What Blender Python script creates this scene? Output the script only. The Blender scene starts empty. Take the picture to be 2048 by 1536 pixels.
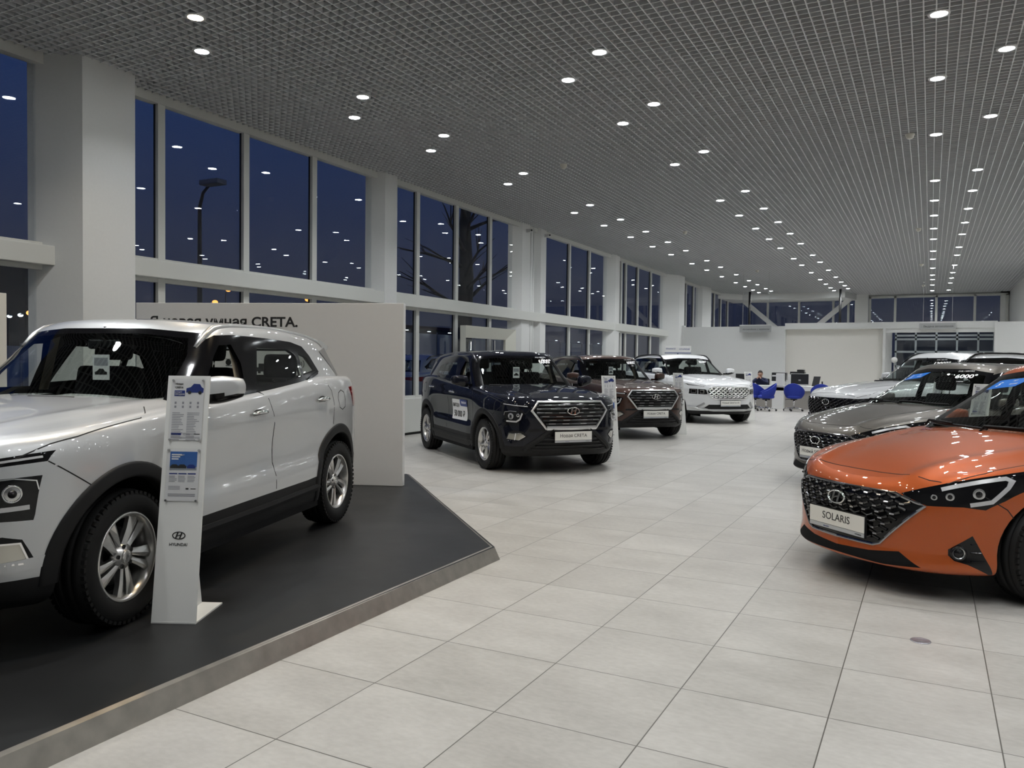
import bpy, bmesh, math, random
from mathutils import Vector, Matrix
from mathutils.bvhtree import BVHTree
from mathutils.geometry import delaunay_2d_cdt

C = bpy.context.scene.collection
SC = bpy.context.scene
PI = math.pi
RAD = math.radians

# ------------------------------------------------------------------ camera
CAMZ = 1.415
YAW, PITCH, ROLL, FPX = RAD(27.525), RAD(1.5554), RAD(0.6279), 1603.86
cy, sy, cp, sp, cr, sr = (math.cos(YAW), math.sin(YAW), math.cos(PITCH), math.sin(PITCH), math.cos(ROLL), math.sin(ROLL))
f0 = Vector((-sy, cy, 0)); r0 = Vector((cy, sy, 0)); u0 = Vector((0, 0, 1))
fw = f0*cp - u0*sp; up = u0*cp + f0*sp
rt = r0*cr + up*sr; up2 = up*cr - r0*sr
cam_data = bpy.data.cameras.new('camera'); cam = bpy.data.objects.new('camera', cam_data); C.objects.link(cam)
m3 = Matrix((rt, up2, -fw)).transposed()
cam.matrix_world = Matrix.Translation((0, 0, CAMZ)) @ m3.to_4x4()
cam_data.sensor_fit = 'HORIZONTAL'; cam_data.sensor_width = 36.0
cam_data.lens = FPX/2048*36.0
cam_data.clip_end = 400
SC.camera = cam

# ------------------------------------------------------------------ exposure
SC.view_settings.view_transform = 'Standard'
SC.view_settings.look = 'None'
SC.view_settings.gamma = 1.0
SC.view_settings.exposure = 0.0
SC.view_settings.use_curve_mapping = False
SC.cycles.use_denoising = True
SC.cycles.max_bounces = 10
SC.cycles.diffuse_bounces = 4
SC.cycles.glossy_bounces = 5
SC.cycles.transparent_max_bounces = 24
SC.cycles.transmission_bounces = 6
SC.cycles.sample_clamp_indirect = 6.0
SC.cycles.caustics_reflective = False
SC.cycles.caustics_refractive = False

LAMP_POWER = 70.0       # radiance of a ceiling downlight lens
LAMP_WATTS, LAMP_SPREAD = 12.8, 120   # beam of each downlight

# ------------------------------------------------------------------ dusk sky
world = bpy.data.worlds.new('dusk_sky'); SC.world = world; world.use_nodes = True
wn, wl = world.node_tree.nodes, world.node_tree.links
wn.clear()
wo = wn.new('ShaderNodeOutputWorld'); wb = wn.new('ShaderNodeBackground')
tc = wn.new('ShaderNodeTexCoord'); sx = wn.new('ShaderNodeSeparateXYZ'); rp = wn.new('ShaderNodeValToRGB')
wl.new(tc.outputs['Generated'], sx.inputs[0]); wl.new(sx.outputs['Z'], rp.inputs[0])
e = rp.color_ramp.elements
e[0].position = 0.0; e[0].color = (0.014, 0.016, 0.030, 1)
e[1].position = 0.55; e[1].color = (0.010, 0.028, 0.125, 1)
x = e.new(0.10); x.color = (0.018, 0.024, 0.050, 1)
x = e.new(0.28); x.color = (0.014, 0.029, 0.088, 1)
wl.new(rp.outputs[0], wb.inputs[0]); wb.inputs[1].default_value = 1.0
wl.new(wb.outputs[0], wo.inputs[0])

# ------------------------------------------------------------------ materials
MATS = {}
def mat(name, col=(.8, .8, .8), rough=.5, metal=0.0, coat=0.0, coat_rough=.03, spec=.5, emit=None, estr=0.0, alpha=1.0):
    if name in MATS: return MATS[name]
    m = bpy.data.materials.new(name); m.use_nodes = True
    b = m.node_tree.nodes['Principled BSDF']
    b.inputs['Base Color'].default_value = (*col, 1)
    b.inputs['Roughness'].default_value = rough
    b.inputs['Metallic'].default_value = metal
    b.inputs['Coat Weight'].default_value = coat
    b.inputs['Coat Roughness'].default_value = coat_rough
    b.inputs['Specular IOR Level'].default_value = spec
    if emit:
        b.inputs['Emission Color'].default_value = (*emit, 1); b.inputs['Emission Strength'].default_value = estr
    m.diffuse_color = (*col, 1)
    MATS[name] = m
    return m

def nodes_of(m): return m.node_tree.nodes, m.node_tree.links

def speckle(m, scale=60, amt=.06, stretch=(1, 1, 1), coords='Object', rough_amt=0.0):
    """fine tonal variation of a material's own colour"""
    n, l = nodes_of(m); b = n['Principled BSDF']
    col = tuple(b.inputs['Base Color'].default_value)
    t = n.new('ShaderNodeTexCoord'); mp = n.new('ShaderNodeMapping'); nz = n.new('ShaderNodeTexNoise'); mx = n.new('ShaderNodeMix')
    mp.inputs['Scale'].default_value = stretch
    nz.inputs['Scale'].default_value = scale; nz.inputs['Detail'].default_value = 5
    mx.data_type = 'RGBA'
    mx.inputs[6].default_value = tuple(c*(1-amt) for c in col[:3]) + (1,)
    mx.inputs[7].default_value = tuple(min(1, c*(1+amt)) for c in col[:3]) + (1,)
    l.new(t.outputs[coords], mp.inputs[0]); l.new(mp.outputs[0], nz.inputs[0]); l.new(nz.outputs[0], mx.inputs[0]); l.new(mx.outputs[2], b.inputs['Base Color'])
    if rough_amt:
        r0_ = b.inputs['Roughness'].default_value
        mr = n.new('ShaderNodeMapRange'); mr.inputs[3].default_value = r0_-rough_amt; mr.inputs[4].default_value = r0_+rough_amt
        l.new(nz.outputs[0], mr.inputs[0]); l.new(mr.outputs[0], b.inputs['Roughness'])
    return m

def glass(name, tint=(1, 1, 1), ior=1.5, rough=0.0, extra=0.0):
    """thin glazing: see-through pane with mirror reflection by Fresnel"""
    if name in MATS: return MATS[name]
    m = bpy.data.materials.new(name); m.use_nodes = True
    n, l = nodes_of(m); n.clear()
    o = n.new('ShaderNodeOutputMaterial'); mx = n.new('ShaderNodeMixShader'); tr = n.new('ShaderNodeBsdfTransparent'); gl = n.new('ShaderNodeBsdfGlossy')
    lwt = n.new('ShaderNodeLayerWeight'); pw = n.new('ShaderNodeMath'); pw.operation = 'POWER'; pw.inputs[1].default_value = 5; ma = n.new('ShaderNodeMath'); ma.operation = 'MULTIPLY_ADD'
    r0_ = 2*((ior-1)/(ior+1))**2+extra; ma.inputs[1].default_value = 1-r0_; ma.inputs[2].default_value = r0_
    tr.inputs[0].default_value = (*tint, 1); gl.inputs['Roughness'].default_value = rough
    l.new(lwt.outputs['Facing'], pw.inputs[0]); l.new(pw.outputs[0], ma.inputs[0]); l.new(ma.outputs[0], mx.inputs[0])
    l.new(tr.outputs[0], mx.inputs[1]); l.new(gl.outputs[0], mx.inputs[2]); l.new(mx.outputs[0], o.inputs[0])
    MATS[name] = m
    return m

def paint(name, col, rough=.35, metal=.6, flake=.25):
    if name in MATS: return MATS[name]
    m = mat(name, col, rough, metal, coat=1.0, coat_rough=.02)
    if flake:
        n, l = nodes_of(m); b = n['Principled BSDF']
        t = n.new('ShaderNodeTexCoord'); nz = n.new('ShaderNodeTexNoise'); nz.inputs['Scale'].default_value = 900; mx = n.new('ShaderNodeMix'); mx.data_type = 'RGBA'
        mx.inputs[6].default_value = tuple(c*(1-flake) for c in col) + (1,); mx.inputs[7].default_value = tuple(min(1, c*(1+flake)) for c in col) + (1,)
        l.new(t.outputs['Object'], nz.inputs[0]); l.new(nz.outputs[0], mx.inputs[0]); l.new(mx.outputs[2], b.inputs['Base Color'])
    return m

# ------------------------------------------------------------------ mesh builder
class MB:
    def __init__(s): s.v = []; s.f = []; s.fm = []; s.m = []; s.cur = 0; s.sm = []; s.smooth = False
    def use(s, m):
        if m not in s.m: s.m.append(m)
        s.cur = s.m.index(m); return s
    def add(s, vs, fs, smooth=None):
        o = len(s.v); s.v.extend([tuple(v) for v in vs])
        for f in fs:
            s.f.append([o+i for i in f]); s.fm.append(s.cur); s.sm.append(s.smooth if smooth is None else smooth)
        return s
    def box(s, a, b, bev=0.0):
        (x0, y0, z0), (x1, y1, z1) = a, b
        x0, x1 = min(x0, x1), max(x0, x1); y0, y1 = min(y0, y1), max(y0, y1); z0, z1 = min(z0, z1), max(z0, z1)
        if bev <= 0:
            vs = [(x0,y0,z0),(x1,y0,z0),(x1,y1,z0),(x0,y1,z0),(x0,y0,z1),(x1,y0,z1),(x1,y1,z1),(x0,y1,z1)]
            return s.add(vs, [(3,2,1,0),(4,5,6,7),(0,1,5,4),(1,2,6,5),(2,3,7,6),(3,0,4,7)], False)
        bm = bmesh.new(); bmesh.ops.create_cube(bm, size=1)
        for v in bm.verts: v.co = Vector(((x0+x1)/2+v.co.x*(x1-x0), (y0+y1)/2+v.co.y*(y1-y0), (z0+z1)/2+v.co.z*(z1-z0)))
        bmesh.ops.bevel(bm, geom=bm.edges[:], offset=min(bev, .49*min(x1-x0, y1-y0, z1-z0)), segments=2, affect='EDGES', profile=.5)
        s.bm(bm); bm.free(); return s
    def bm(s, bm, mtx=None, smooth=False):
        bm.verts.index_update()
        vs = [(mtx @ v.co) if mtx else v.co for v in bm.verts]
        return s.add(vs, [[v.index for v in f.verts] for f in bm.faces], smooth)
    def obox(s, c, size, rot=None):
        """box centred at c with optional rotation matrix"""
        hx, hy, hz = size[0]/2, size[1]/2, size[2]/2
        vs = [Vector(p) for p in [(-hx,-hy,-hz),(hx,-hy,-hz),(hx,hy,-hz),(-hx,hy,-hz),(-hx,-hy,hz),(hx,-hy,hz),(hx,hy,hz),(-hx,hy,hz)]]
        if rot: vs = [rot @ v for v in vs]
        vs = [v+Vector(c) for v in vs]
        return s.add(vs, [(3,2,1,0),(4,5,6,7),(0,1,5,4),(1,2,6,5),(2,3,7,6),(3,0,4,7)], False)
    def bar(s, p, q, w, h, upv=(0, 0, 1)):
        """rectangular bar from p to q, w across, h along up"""
        p, q = Vector(p), Vector(q); d = (q-p).normalized(); u = Vector(upv)
        r = d.cross(u).normalized(); u = r.cross(d).normalized()
        vs = []
        for e_ in (p, q):
            for a, b in ((-1,-1),(1,-1),(1,1),(-1,1)): vs.append(e_+r*a*w/2+u*b*h/2)
        return s.add(vs, [(3,2,1,0),(4,5,6,7),(0,1,5,4),(1,2,6,5),(2,3,7,6),(3,0,4,7)], False)
    def prism(s, pts, z0, z1):
        n = len(pts)
        vs = [(x, y, z0) for x, y in pts]+[(x, y, z1) for x, y in pts]
        fs = [list(range(n))[::-1], list(range(n, 2*n))]+[(i, (i+1) % n, n+(i+1) % n, n+i) for i in range(n)]
        return s.add(vs, fs, False)
    def tube(s, pts, r, n=8, caps=True, closed=False):
        pts = [Vector(p) for p in pts]; L = len(pts)
        rs = r if isinstance(r, (list, tuple)) else [r]*L
        vs = []; prev = None
        for i, p in enumerate(pts):
            if closed: d = (pts[(i+1) % L]-pts[i-1])
            else: d = pts[min(i+1, L-1)]-pts[max(i-1, 0)]
            d = d.normalized() if d.length > 1e-9 else Vector((0, 0, 1))
            a = prev if prev is not None else (Vector((0, 0, 1)) if abs(d.z) < .9 else Vector((1, 0, 0)))
            a = (a-d*a.dot(d)).normalized(); b = d.cross(a); prev = a
            for k in range(n):
                t = 2*PI*k/n; vs.append(p+(a*math.cos(t)+b*math.sin(t))*rs[i])
        fs = []
        for i in range(L if closed else L-1):
            j = (i+1) % L
            for k in range(n): fs.append((i*n+k, i*n+(k+1) % n, j*n+(k+1) % n, j*n+k))
        s.add(vs, fs, True)
        if caps and not closed:
            o = len(s.v)-L*n
            s.f.append([o+k for k in range(n)][::-1]); s.fm.append(s.cur); s.sm.append(False)
            s.f.append([o+(L-1)*n+k for k in range(n)]); s.fm.append(s.cur); s.sm.append(False)
        return s
    def cyl(s, p, q, r, n=16, r2=None): return s.tube([p, q], [r, r if r2 is None else r2], n)
    def lathe(s, prof, n=24, mtx=None, smooth=True, caps=(False, False)):
        """profile of (radius, height) about local z"""
        vs = []
        for r, h in prof:
            for k in range(n):
                t = 2*PI*k/n; v = Vector((r*math.cos(t), r*math.sin(t), h)); vs.append(mtx @ v if mtx else v)
        fs = []
        for i in range(len(prof)-1):
            for k in range(n): fs.append((i*n+k, i*n+(k+1) % n, (i+1)*n+(k+1) % n, (i+1)*n+k))
        if caps[0]: fs.append(list(range(n))[::-1])
        if caps[1]: fs.append([(len(prof)-1)*n+k for k in range(n)])
        return s.add(vs, fs, smooth)
    def ball(s, c, r, n=16, m=10):
        rx, ry, rz = r if isinstance(r, (list, tuple)) else (r, r, r)
        vs = [(c[0], c[1], c[2]-rz)]
        for i in range(1, m):
            a = -PI/2+PI*i/m
            for k in range(n):
                t = 2*PI*k/n; vs.append((c[0]+rx*math.cos(a)*math.cos(t), c[1]+ry*math.cos(a)*math.sin(t), c[2]+rz*math.sin(a)))
        vs.append((c[0], c[1], c[2]+rz)); L = len(vs)-1
        fs = [(0, 1+(k+1) % n, 1+k) for k in range(n)]
        for i in range(m-2):
            for k in range(n): fs.append((1+i*n+k, 1+i*n+(k+1) % n, 1+(i+1)*n+(k+1) % n, 1+(i+1)*n+k))
        fs += [(L, 1+(m-2)*n+k, 1+(m-2)*n+(k+1) % n) for k in range(n)]
        return s.add(vs, fs, True)
    def mesh(s, name):
        me = bpy.data.meshes.new(name); me.from_pydata(s.v, [], s.f)
        for m in s.m: me.materials.append(m)
        me.polygons.foreach_set('material_index', s.fm); me.polygons.foreach_set('use_smooth', s.sm)
        me.update(); return me
    def build(s, name, parent=None, m=None):
        if m is not None and not s.m: s.m.append(m)
        o = bpy.data.objects.new(name, s.mesh(name)); C.objects.link(o)
        if parent: o.parent = parent
        return o

def tag(o, label=None, cat=None, group=None, kind=None):
    if label: o['label'] = label
    if cat: o['category'] = cat
    if group: o['group'] = group
    if kind: o['kind'] = kind
    return o
def empty(name, loc=(0, 0, 0), rz=0.0, label=None, cat=None, group=None):
    o = bpy.data.objects.new(name, None); C.objects.link(o); o.empty_display_size = .2
    o.location = loc; o.rotation_euler = (0, 0, rz)
    return tag(o, label, cat, group)
def copy_tree(o, parent=None):
    c = o.copy(); C.objects.link(c)
    if parent: c.parent = parent
    for ch in o.children: copy_tree(ch, c)
    return c
def structure(o): o['kind'] = 'structure'; return o
def one(fn, m):
    b = MB().use(m); fn(b); return b

def text_mb(b, s, size, mtx, m, align='CENTER', extrude=.0006, xscale=1.0, bold=0.0):
    """lettering laid in a plane: local x right, y up, z out"""
    cu = bpy.data.curves.new('t', 'FONT'); cu.body = s; cu.size = size; cu.align_x = align; cu.align_y = 'CENTER'; cu.extrude = extrude; cu.resolution_u = 4; cu.offset = bold
    o = bpy.data.objects.new('t', cu); C.objects.link(o)
    dg = bpy.context.evaluated_depsgraph_get()
    me = bpy.data.meshes.new_from_object(o.evaluated_get(dg))
    b.use(m); b.add([mtx @ Vector((v.co.x*xscale, v.co.y, v.co.z)) for v in me.vertices], [list(p.vertices) for p in me.polygons], False)
    bpy.data.objects.remove(o); bpy.data.curves.remove(cu); bpy.data.meshes.remove(me)
    return b
def frame(o, xdir, ydir):
    """matrix of a plane at o with local x, y axes"""
    xd = Vector(xdir).normalized(); zd = xd.cross(Vector(ydir)).normalized(); yd = zd.cross(xd)
    m = Matrix((xd, yd, zd)).transposed().to_4x4(); m.translation = Vector(o); return m
# ================================================================== ROOM
ZC = 4.80                      # underside of the open-cell ceiling
XL, XR, YB, YF = -8.95, 10.2, -4.2, 42.0
white = speckle(mat('white_wall_paint', (.70, .71, .70), .6), 30, .03)
alu = mat('white_powder_coated_aluminium', (.62, .63, .60), .45)
grey_alu = mat('grey_aluminium_profile', (.30, .32, .30), .4, .2)
dark = mat('dark_rubber', (.02, .02, .02), .6)

# floor: 60 cm concrete-look tiles
fm = mat('concrete_look_floor_tiles', (.6, .6, .57), .30)
n, l = nodes_of(fm); b = n['Principled BSDF']
ge = n.new('ShaderNodeNewGeometry'); sep = n.new('ShaderNodeSeparateXYZ'); l.new(ge.outputs['Position'], sep.inputs[0])
def mth(op, a, bb=None, clamp=False):
    q = n.new('ShaderNodeMath'); q.operation = op; q.use_clamp = clamp
    for i, v in enumerate((a, bb)):
        if v is None: continue
        if isinstance(v, (int, float)): q.inputs[i].default_value = v
        else: l.new(v, q.inputs[i])
    return q.outputs[0]
T = 0.6
gx = mth('DIVIDE', mth('SUBTRACT', sep.outputs[0], -2.133-6.0), T); gy = mth('DIVIDE', mth('SUBTRACT', sep.outputs[1], 2.219-6.0), T)
fx, fy = mth('FRACT', gx), mth('FRACT', gy)
dx_ = mth('MINIMUM', fx, mth('SUBTRACT', 1.0, fx)); dy_ = mth('MINIMUM', fy, mth('SUBTRACT', 1.0, fy))
gr = mth('LESS_THAN', mth('MINIMUM', dx_, dy_), 0.0042)
cmb = n.new('ShaderNodeCombineXYZ'); l.new(mth('FLOOR', gx), cmb.inputs[0]); l.new(mth('FLOOR', gy), cmb.inputs[1])
wnz = n.new('ShaderNodeTexWhiteNoise'); wnz.noise_dimensions = '3D'; l.new(cmb.outputs[0], wnz.inputs[0])
off = n.new('ShaderNodeVectorMath'); off.operation = 'MULTIPLY_ADD'; l.new(wnz.outputs['Color'], off.inputs[0]); off.inputs[1].default_value = (7, 7, 7); l.new(ge.outputs['Position'], off.inputs[2])
mp = n.new('ShaderNodeMapping'); mp.inputs['Scale'].default_value = (1.0, 1.7, 1.0); mp.inputs['Rotation'].default_value = (0, 0, .25); l.new(off.outputs[0], mp.inputs[0])
n1 = n.new('ShaderNodeTexNoise'); n1.inputs['Scale'].default_value = 2.2; n1.inputs['Detail'].default_value = 4; n1.inputs['Roughness'].default_value = .5; l.new(mp.outputs[0], n1.inputs[0])
n2 = n.new('ShaderNodeTexNoise'); n2.inputs['Scale'].default_value = 26; n2.inputs['Detail'].default_value = 6; l.new(mp.outputs[0], n2.inputs[0])
cr_ = n.new('ShaderNodeMix'); cr_.data_type = 'RGBA'; cr_.inputs[6].default_value = (.360, .346, .318, 1); cr_.inputs[7].default_value = (.545, .529, .495, 1)
mrf = n.new('ShaderNodeMapRange'); mrf.inputs[1].default_value = .25; mrf.inputs[2].default_value = .75
l.new(mth('ADD', mth('MULTIPLY', n1.outputs[0], .6), mth('MULTIPLY', n2.outputs[0], .4)), mrf.inputs[0]); l.new(mrf.outputs[0], cr_.inputs[0])
br = n.new('ShaderNodeBrightContrast'); l.new(cr_.outputs[2], br.inputs[0]); l.new(mth('MULTIPLY', mth('SUBTRACT', wnz.outputs['Value'], .5), .05), br.inputs[1])
mg = n.new('ShaderNodeMix'); mg.data_type = 'RGBA'; mg.inputs[7].default_value = (.11, .105, .09, 1)
l.new(gr, mg.inputs[0]); l.new(br.outputs[0], mg.inputs[6]); l.new(mg.outputs[2], b.inputs['Base Color'])
mr = n.new('ShaderNodeMapRange'); mr.inputs[3].default_value = .285; mr.inputs[4].default_value = .37; l.new(n1.outputs[0], mr.inputs[0]); l.new(mr.outputs[0], b.inputs['Roughness'])
b.inputs['Specular IOR Level'].default_value = .40
bmp = n.new('ShaderNodeBump'); bmp.inputs['Strength'].default_value = .25; bmp.inputs['Distance'].default_value = .002; bmp.invert = True; l.new(gr, bmp.inputs['Height']); l.new(bmp.outputs[0], b.inputs['Normal'])
structure(MB().use(fm).box((XL-.2, YB, -.12), (XR, YF+.3, 0)).build('floor'))

# ceiling: open-cell aluminium grid under a dark void
blade = mat('grey_ceiling_grid_blades', (.62, .635, .65), .5, .1)
cb = MB().use(blade)
P_ = 0.1085; TB = .0115
k = 0; xx = -8.92
while xx < XR:
    cb.box((xx-TB/2, YB, ZC), (xx+TB/2, YF, ZC+.048)); xx += P_
yy = YB+.05
while yy < YF:
    cb.box((-8.93, yy-TB/2, ZC+.0006), (XR-.01, yy+TB/2, ZC+.0474)); yy += P_
void = mat('dark_ceiling_void', (.045, .047, .05), .9)
cb.use(void).box((XL-.2, YB, ZC+.30), (XR, YF+.3, ZC+.42))
structure(cb.build('ceiling'))

# ------------------------------------------------------------------ ceiling downlights
lens_m = mat('cool_lamp_lens', (.9, .9, .9), .4, emit=(.91, .97, 1.0), estr=LAMP_POWER)
warm_m = mat('warm_lamp_lens', (.9, .85, .7), .4, emit=(1.0, .80, .50), estr=LAMP_POWER*.6)
ring_m = mat('downlight_ring', (.75, .75, .75), .35, .4)
rb = MB().use(ring_m); rb.lathe([(.076, -.006), (.098, -.006), (.101, .002), (.101, .012), (.090, .014), (.078, .035), (.074, .036), (.0005, .037)], 24)
ring_mesh = rb.mesh('trim_ring')
lens_c = MB().use(lens_m).add([(.0745*math.cos(2*PI*k/12), .0745*math.sin(2*PI*k/12), -.0035) for k in range(12)], [list(range(12))[::-1]], False).mesh('lens')
lens_w = lens_c.copy(); lens_w.materials[0] = warm_m
ROWS = [
 ('right pair, left row', 0.0, [1.5, 3.6, 6.1, 8.78, 10.72, 13.28, 16.54, 18.51, 20.34, 22.25, 24.07, 26.55, 28.51, 31.1, 33.46, 35.17, 37.53, 40.3]),
 ('right pair, right row', .645, [2.2, 4.3, 6.9, 10.04, 12.62, 15.93, 17.77, 19.74, 21.61, 23.45, 25.95, 27.76, 30.45, 32.83, 34.83, 36.88, 40.2]),
 ('middle pair, right row', -3.27, [-.5, 1.6, 3.4, 5.7, 8.25, 10.19, 12.79, 16.02, 17.96, 19.8, 21.65, 23.55, 26.13, 27.98, 30.43, 32.92, 34.95, 36.53, 38.0]),
 ('middle pair, left row', -3.92, [.2, 2.3, 4.1, 6.3, 8.89, 10.82, 13.41, 16.73, 18.58, 20.52, 22.37, 24.22, 26.76, 28.59, 31.02, 33.66, 35.59, 37.4, 38.8]),
 ('left pair, right row', -6.54, [-.9, 1.2, 3.2, 5.67, 8.315, 10.25, 12.9, 16.07, 17.98, 19.87, 21.82, 23.67, 26.2, 28.13, 30.68, 33.05, 34.83, 36.77, 38.1]),
 ('left pair, left row', -7.19, [-.3, 1.9, 3.9, 6.32, 8.96, 10.89, 13.54, 16.75, 18.6, 20.57, 22.48, 24.35, 26.8, 28.83, 31.18, 33.66, 35.52, 37.3, 38.69]),
]
for xr in (3.27, 3.92, 6.54, 7.19):
    ROWS.append(('row %.1f m right' % xr, xr, [1.5+(.7 if xr in (3.92, 7.19) else 0)+2.45*i for i in range(16)]))
WARM = {(-6.54, 5.67), (-3.27, 5.7), (-3.27, 3.4)}
beams = []
for nm_, cl_ in (('cool_beam', (.97, .98, .99)), ('warm_beam', (1.0, .78, .50))):
    L_ = bpy.data.lights.new(nm_, 'AREA'); L_.shape = 'DISK'; L_.size = .14; L_.energy = LAMP_WATTS; L_.color = cl_; L_.spread = RAD(LAMP_SPREAD); beams.append(L_)
ORD = ['nearest', 'second', 'third', 'fourth', 'fifth', 'sixth', 'seventh', 'eighth', 'ninth', 'tenth', 'eleventh', 'twelfth', 'thirteenth', 'fourteenth', 'fifteenth', 'sixteenth', 'seventeenth', 'eighteenth', 'nineteenth', 'twentieth']
for rn, xr, ys in ROWS:
    first = {0.0: 8.7, .645: 10, -3.27: 8.2, -3.92: 8.8, -6.54: 5.6, -7.19: 6.3}.get(xr, 0)
    vis = [y for y in ys if y >= first]
    for y in ys:
        w = (xr, y) in WARM
        t = empty('ceiling_downlight', (xr, y, ZC), 0)
        if y in vis: lb = '%s ceiling downlight, %s of the %s' % ('glowing warm' if w else 'glowing white', ORD[vis.index(y)], rn)
        else: lb = 'unseen downlight of the %s, %.1f m along' % (rn, y)
        tag(t, lb, 'ceiling light', 'recessed downlights in the grid ceiling')
        o = bpy.data.objects.new('trim_ring', ring_mesh); C.objects.link(o); o.parent = t
        o = bpy.data.objects.new('lens', lens_w if w else lens_c); C.objects.link(o); o.parent = t
        o = bpy.data.objects.new('beam', beams[1 if w else 0]); C.objects.link(o); o.parent = t; o.location = (0, 0, -.008)

# ------------------------------------------------------------------ smoke detectors
sd = mat('ivory_plastic', (.78, .76, .68), .45)
for i, (x, y, lb) in enumerate([(-5.63, 12.62, 'ivory smoke detector on the ceiling grid between the left and middle light rows, nearest'), (-5.63, 20.27, 'ivory smoke detector on the ceiling grid left of the middle light rows, second in depth'), (-.337, 13.1, 'ivory smoke detector left of the right light rows, nearest of the detectors there'), (-.331, 22.1, 'ivory smoke detector left of the right light rows, halfway down the hall'), (-5.57, 29.6, 'small ivory smoke detector far down the hall above the white car'), (-.33, 29.8, 'small ivory smoke detector left of the right light rows, third in depth'), (-.324, 37.4, 'tiny ivory smoke detector left of the right light rows, farthest')]):
    bb = MB().use(sd); bb.lathe([(.062, .0), (.062, -.022), (.052, -.030), (.05, -.052), (.036, -.068), (.0005, -.070)], 18)
    o = bb.build('smoke_detector'); o.location = (x, y, ZC); tag(o, lb, 'smoke detector', 'smoke detectors on the grid ceiling')

# ------------------------------------------------------------------ glazed left wall
win = glass('window_glass', (.93, .95, .96), 1.52, extra=.02)
lw = MB().use(alu)
lw.box((XL-.12, YB, 2.45), (XL+.16, 29.6, 2.67), .008)                      # rail between upper and lower windows
lw.box((XL-.06, YB, 4.70), (XL+.06, YF, ZC+.03))                            # head rail
lw.box((XL-.14, YB, .05), (XL+.15, 30.2, .70), .01)                         # sill upstand
lw.use(dark).box((XL-.1, YB, 0), (XL+.10, 30.2, .05))
lw.use(white).box((XL-.3, YB, ZC+.03), (XL-.06, YF, ZC+.42))
structure(lw.build('wall_left'))
COLS = [('near', [(-9.05, 5.52), (-8.52, 5.82), (-8.54, 6.51), (-9.05, 6.76)]), ('second', [(-9.05, 11.60), (-8.785, 11.83), (-8.77, 12.18), (-9.05, 12.36)]),
        ('third', [(-9.05, 17.08), (-8.86, 17.47), (-8.86, 17.86), (-9.05, 17.92)]), ('fourth', [(-9.05, 18.2), (-8.82, 18.44), (-8.86, 18.84), (-9.05, 18.94)]),
        ('fifth', [(-9.05, 23.4), (-8.785, 23.79), (-8.83, 24.29), (-9.05, 24.42)]), ('sixth', [(-9.05, 29.3), (-8.56, 30.2), (-8.53, 30.82), (-9.05, 30.95)]),
        ('seventh', [(-9.05, 34.45), (-8.8, 34.63), (-8.67, 35.67), (-9.05, 35.8)]), ('near side', [(-9.05, -.4), (-8.52, -.1), (-8.54, .6), (-9.05, .85)])]
for i, (nm, pts) in enumerate(COLS):
    c_ = MB().use(white).prism(pts, 0, ZC+.02); structure(c_.build('trim_%d' % (i+1)))
pp = MB().use(white)
for dy in (.10, .24): pp.cyl((-8.93, 17.92+dy, .0), (-8.93, 17.92+dy, ZC), .045, 14)
pp.box((-9.02, 17.9, 0), (-8.9, 18.22, ZC)); structure(pp.build('trim_9'))
MUL = [[-3.0, -1.54], [1.34, 2.8, 4.26], [7.18, 8.64, 10.1], [13.07, 14.52, 15.98], [20.5, 21.96], [24.7, 25.14, 26.35, 27.8], [32.47, 33.63], [37.3, 38.6, 40.1]]
BAYS = [(-4.2, -.1), (.7, 5.62), (6.66, 11.7), (12.28, 17.15), (18.88, 23.5), (24.36, 29.4), (30.9, 34.5), (35.75, 41.9)]
for i, ((y0, y1), ms) in enumerate(zip(BAYS, MUL)):
    fr = MB().use(grey_alu)
    zlo = .70 if y1 < 30 else 2.9
    for y in ms:
        fr.use(alu).box((XL-.03, y-.055, zlo), (XL+.045, y+.055, 4.74)); fr.use(dark).box((XL-.035, y-.062, zlo), (XL-.005, y+.062, 4.74))
    fr.use(alu)
    if zlo < 1:
        fr.box((XL-.03, y0, zlo), (XL+.04, y1, zlo+.05)); fr.box((XL-.03, y0, 2.40), (XL+.04, y1, 2.46)); fr.box((XL-.03, y0, 2.66), (XL+.04, y1, 2.71))
    w = structure(fr.build('window_%d' % (i+1)))
    pn = MB().use(win)
    pn.add([(XL-.02, y0, zlo), (XL-.02, y1, zlo), (XL-.02, y1, 4.74), (XL-.02, y0, 4.74)], [(0, 1, 2, 3)])
    pn.build('pane', w)

# ------------------------------------------------------------------ back of the hall
bw = MB().use(white)
bw.box((-9.0, 30.55, 0), (-4.70, 30.75, 2.84))          # grey-white partition behind the desks
bw.box((-9.0, 30.55, 2.84), (-8.45, 30.75, 2.9))
cream = speckle(mat('cream_wall_paint', (.78, .76, .71), .6), 25, .03)
bw.use(cream).box((-4.70, 30.72, 0), (-1.45, 30.86, 2.78))
bw.use(white).box((-4.72, 30.50, 2.72), (1.92, 30.8, 2.94))   # ledge above
bw.box((-1.47, 30.5, 0), (-1.40, 30.8, 2.72)); bw.box((-1.4, 30.55, 2.58), (1.84, 30.75, 2.72))
bw.box((1.84, 30.3, 0), (XR, 30.75, 2.90))
bw.box((3.06, 30.75, 0), (3.3, 41.8, ZC+.02))
structure(bw.build('wall_back'))
dk = mat('dark_far_hall_panel', (.035, .04, .045), .5)
fb = MB().use(white).box((-9.0, 41.75, 0), (-1.62, 42.0, 3.30)); fb.use(white).box((2.7, 41.75, 0), (3.1, 42.0, ZC))
fb.use(white).box((-1.62, 41.75, 3.1), (2.7, 42.0, 3.32)).box((-9.0, 41.75, 4.66), (3.1, 42.0, ZC+.02))
structure(fb.build('wall_far'))
wf = MB().use(alu)
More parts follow.
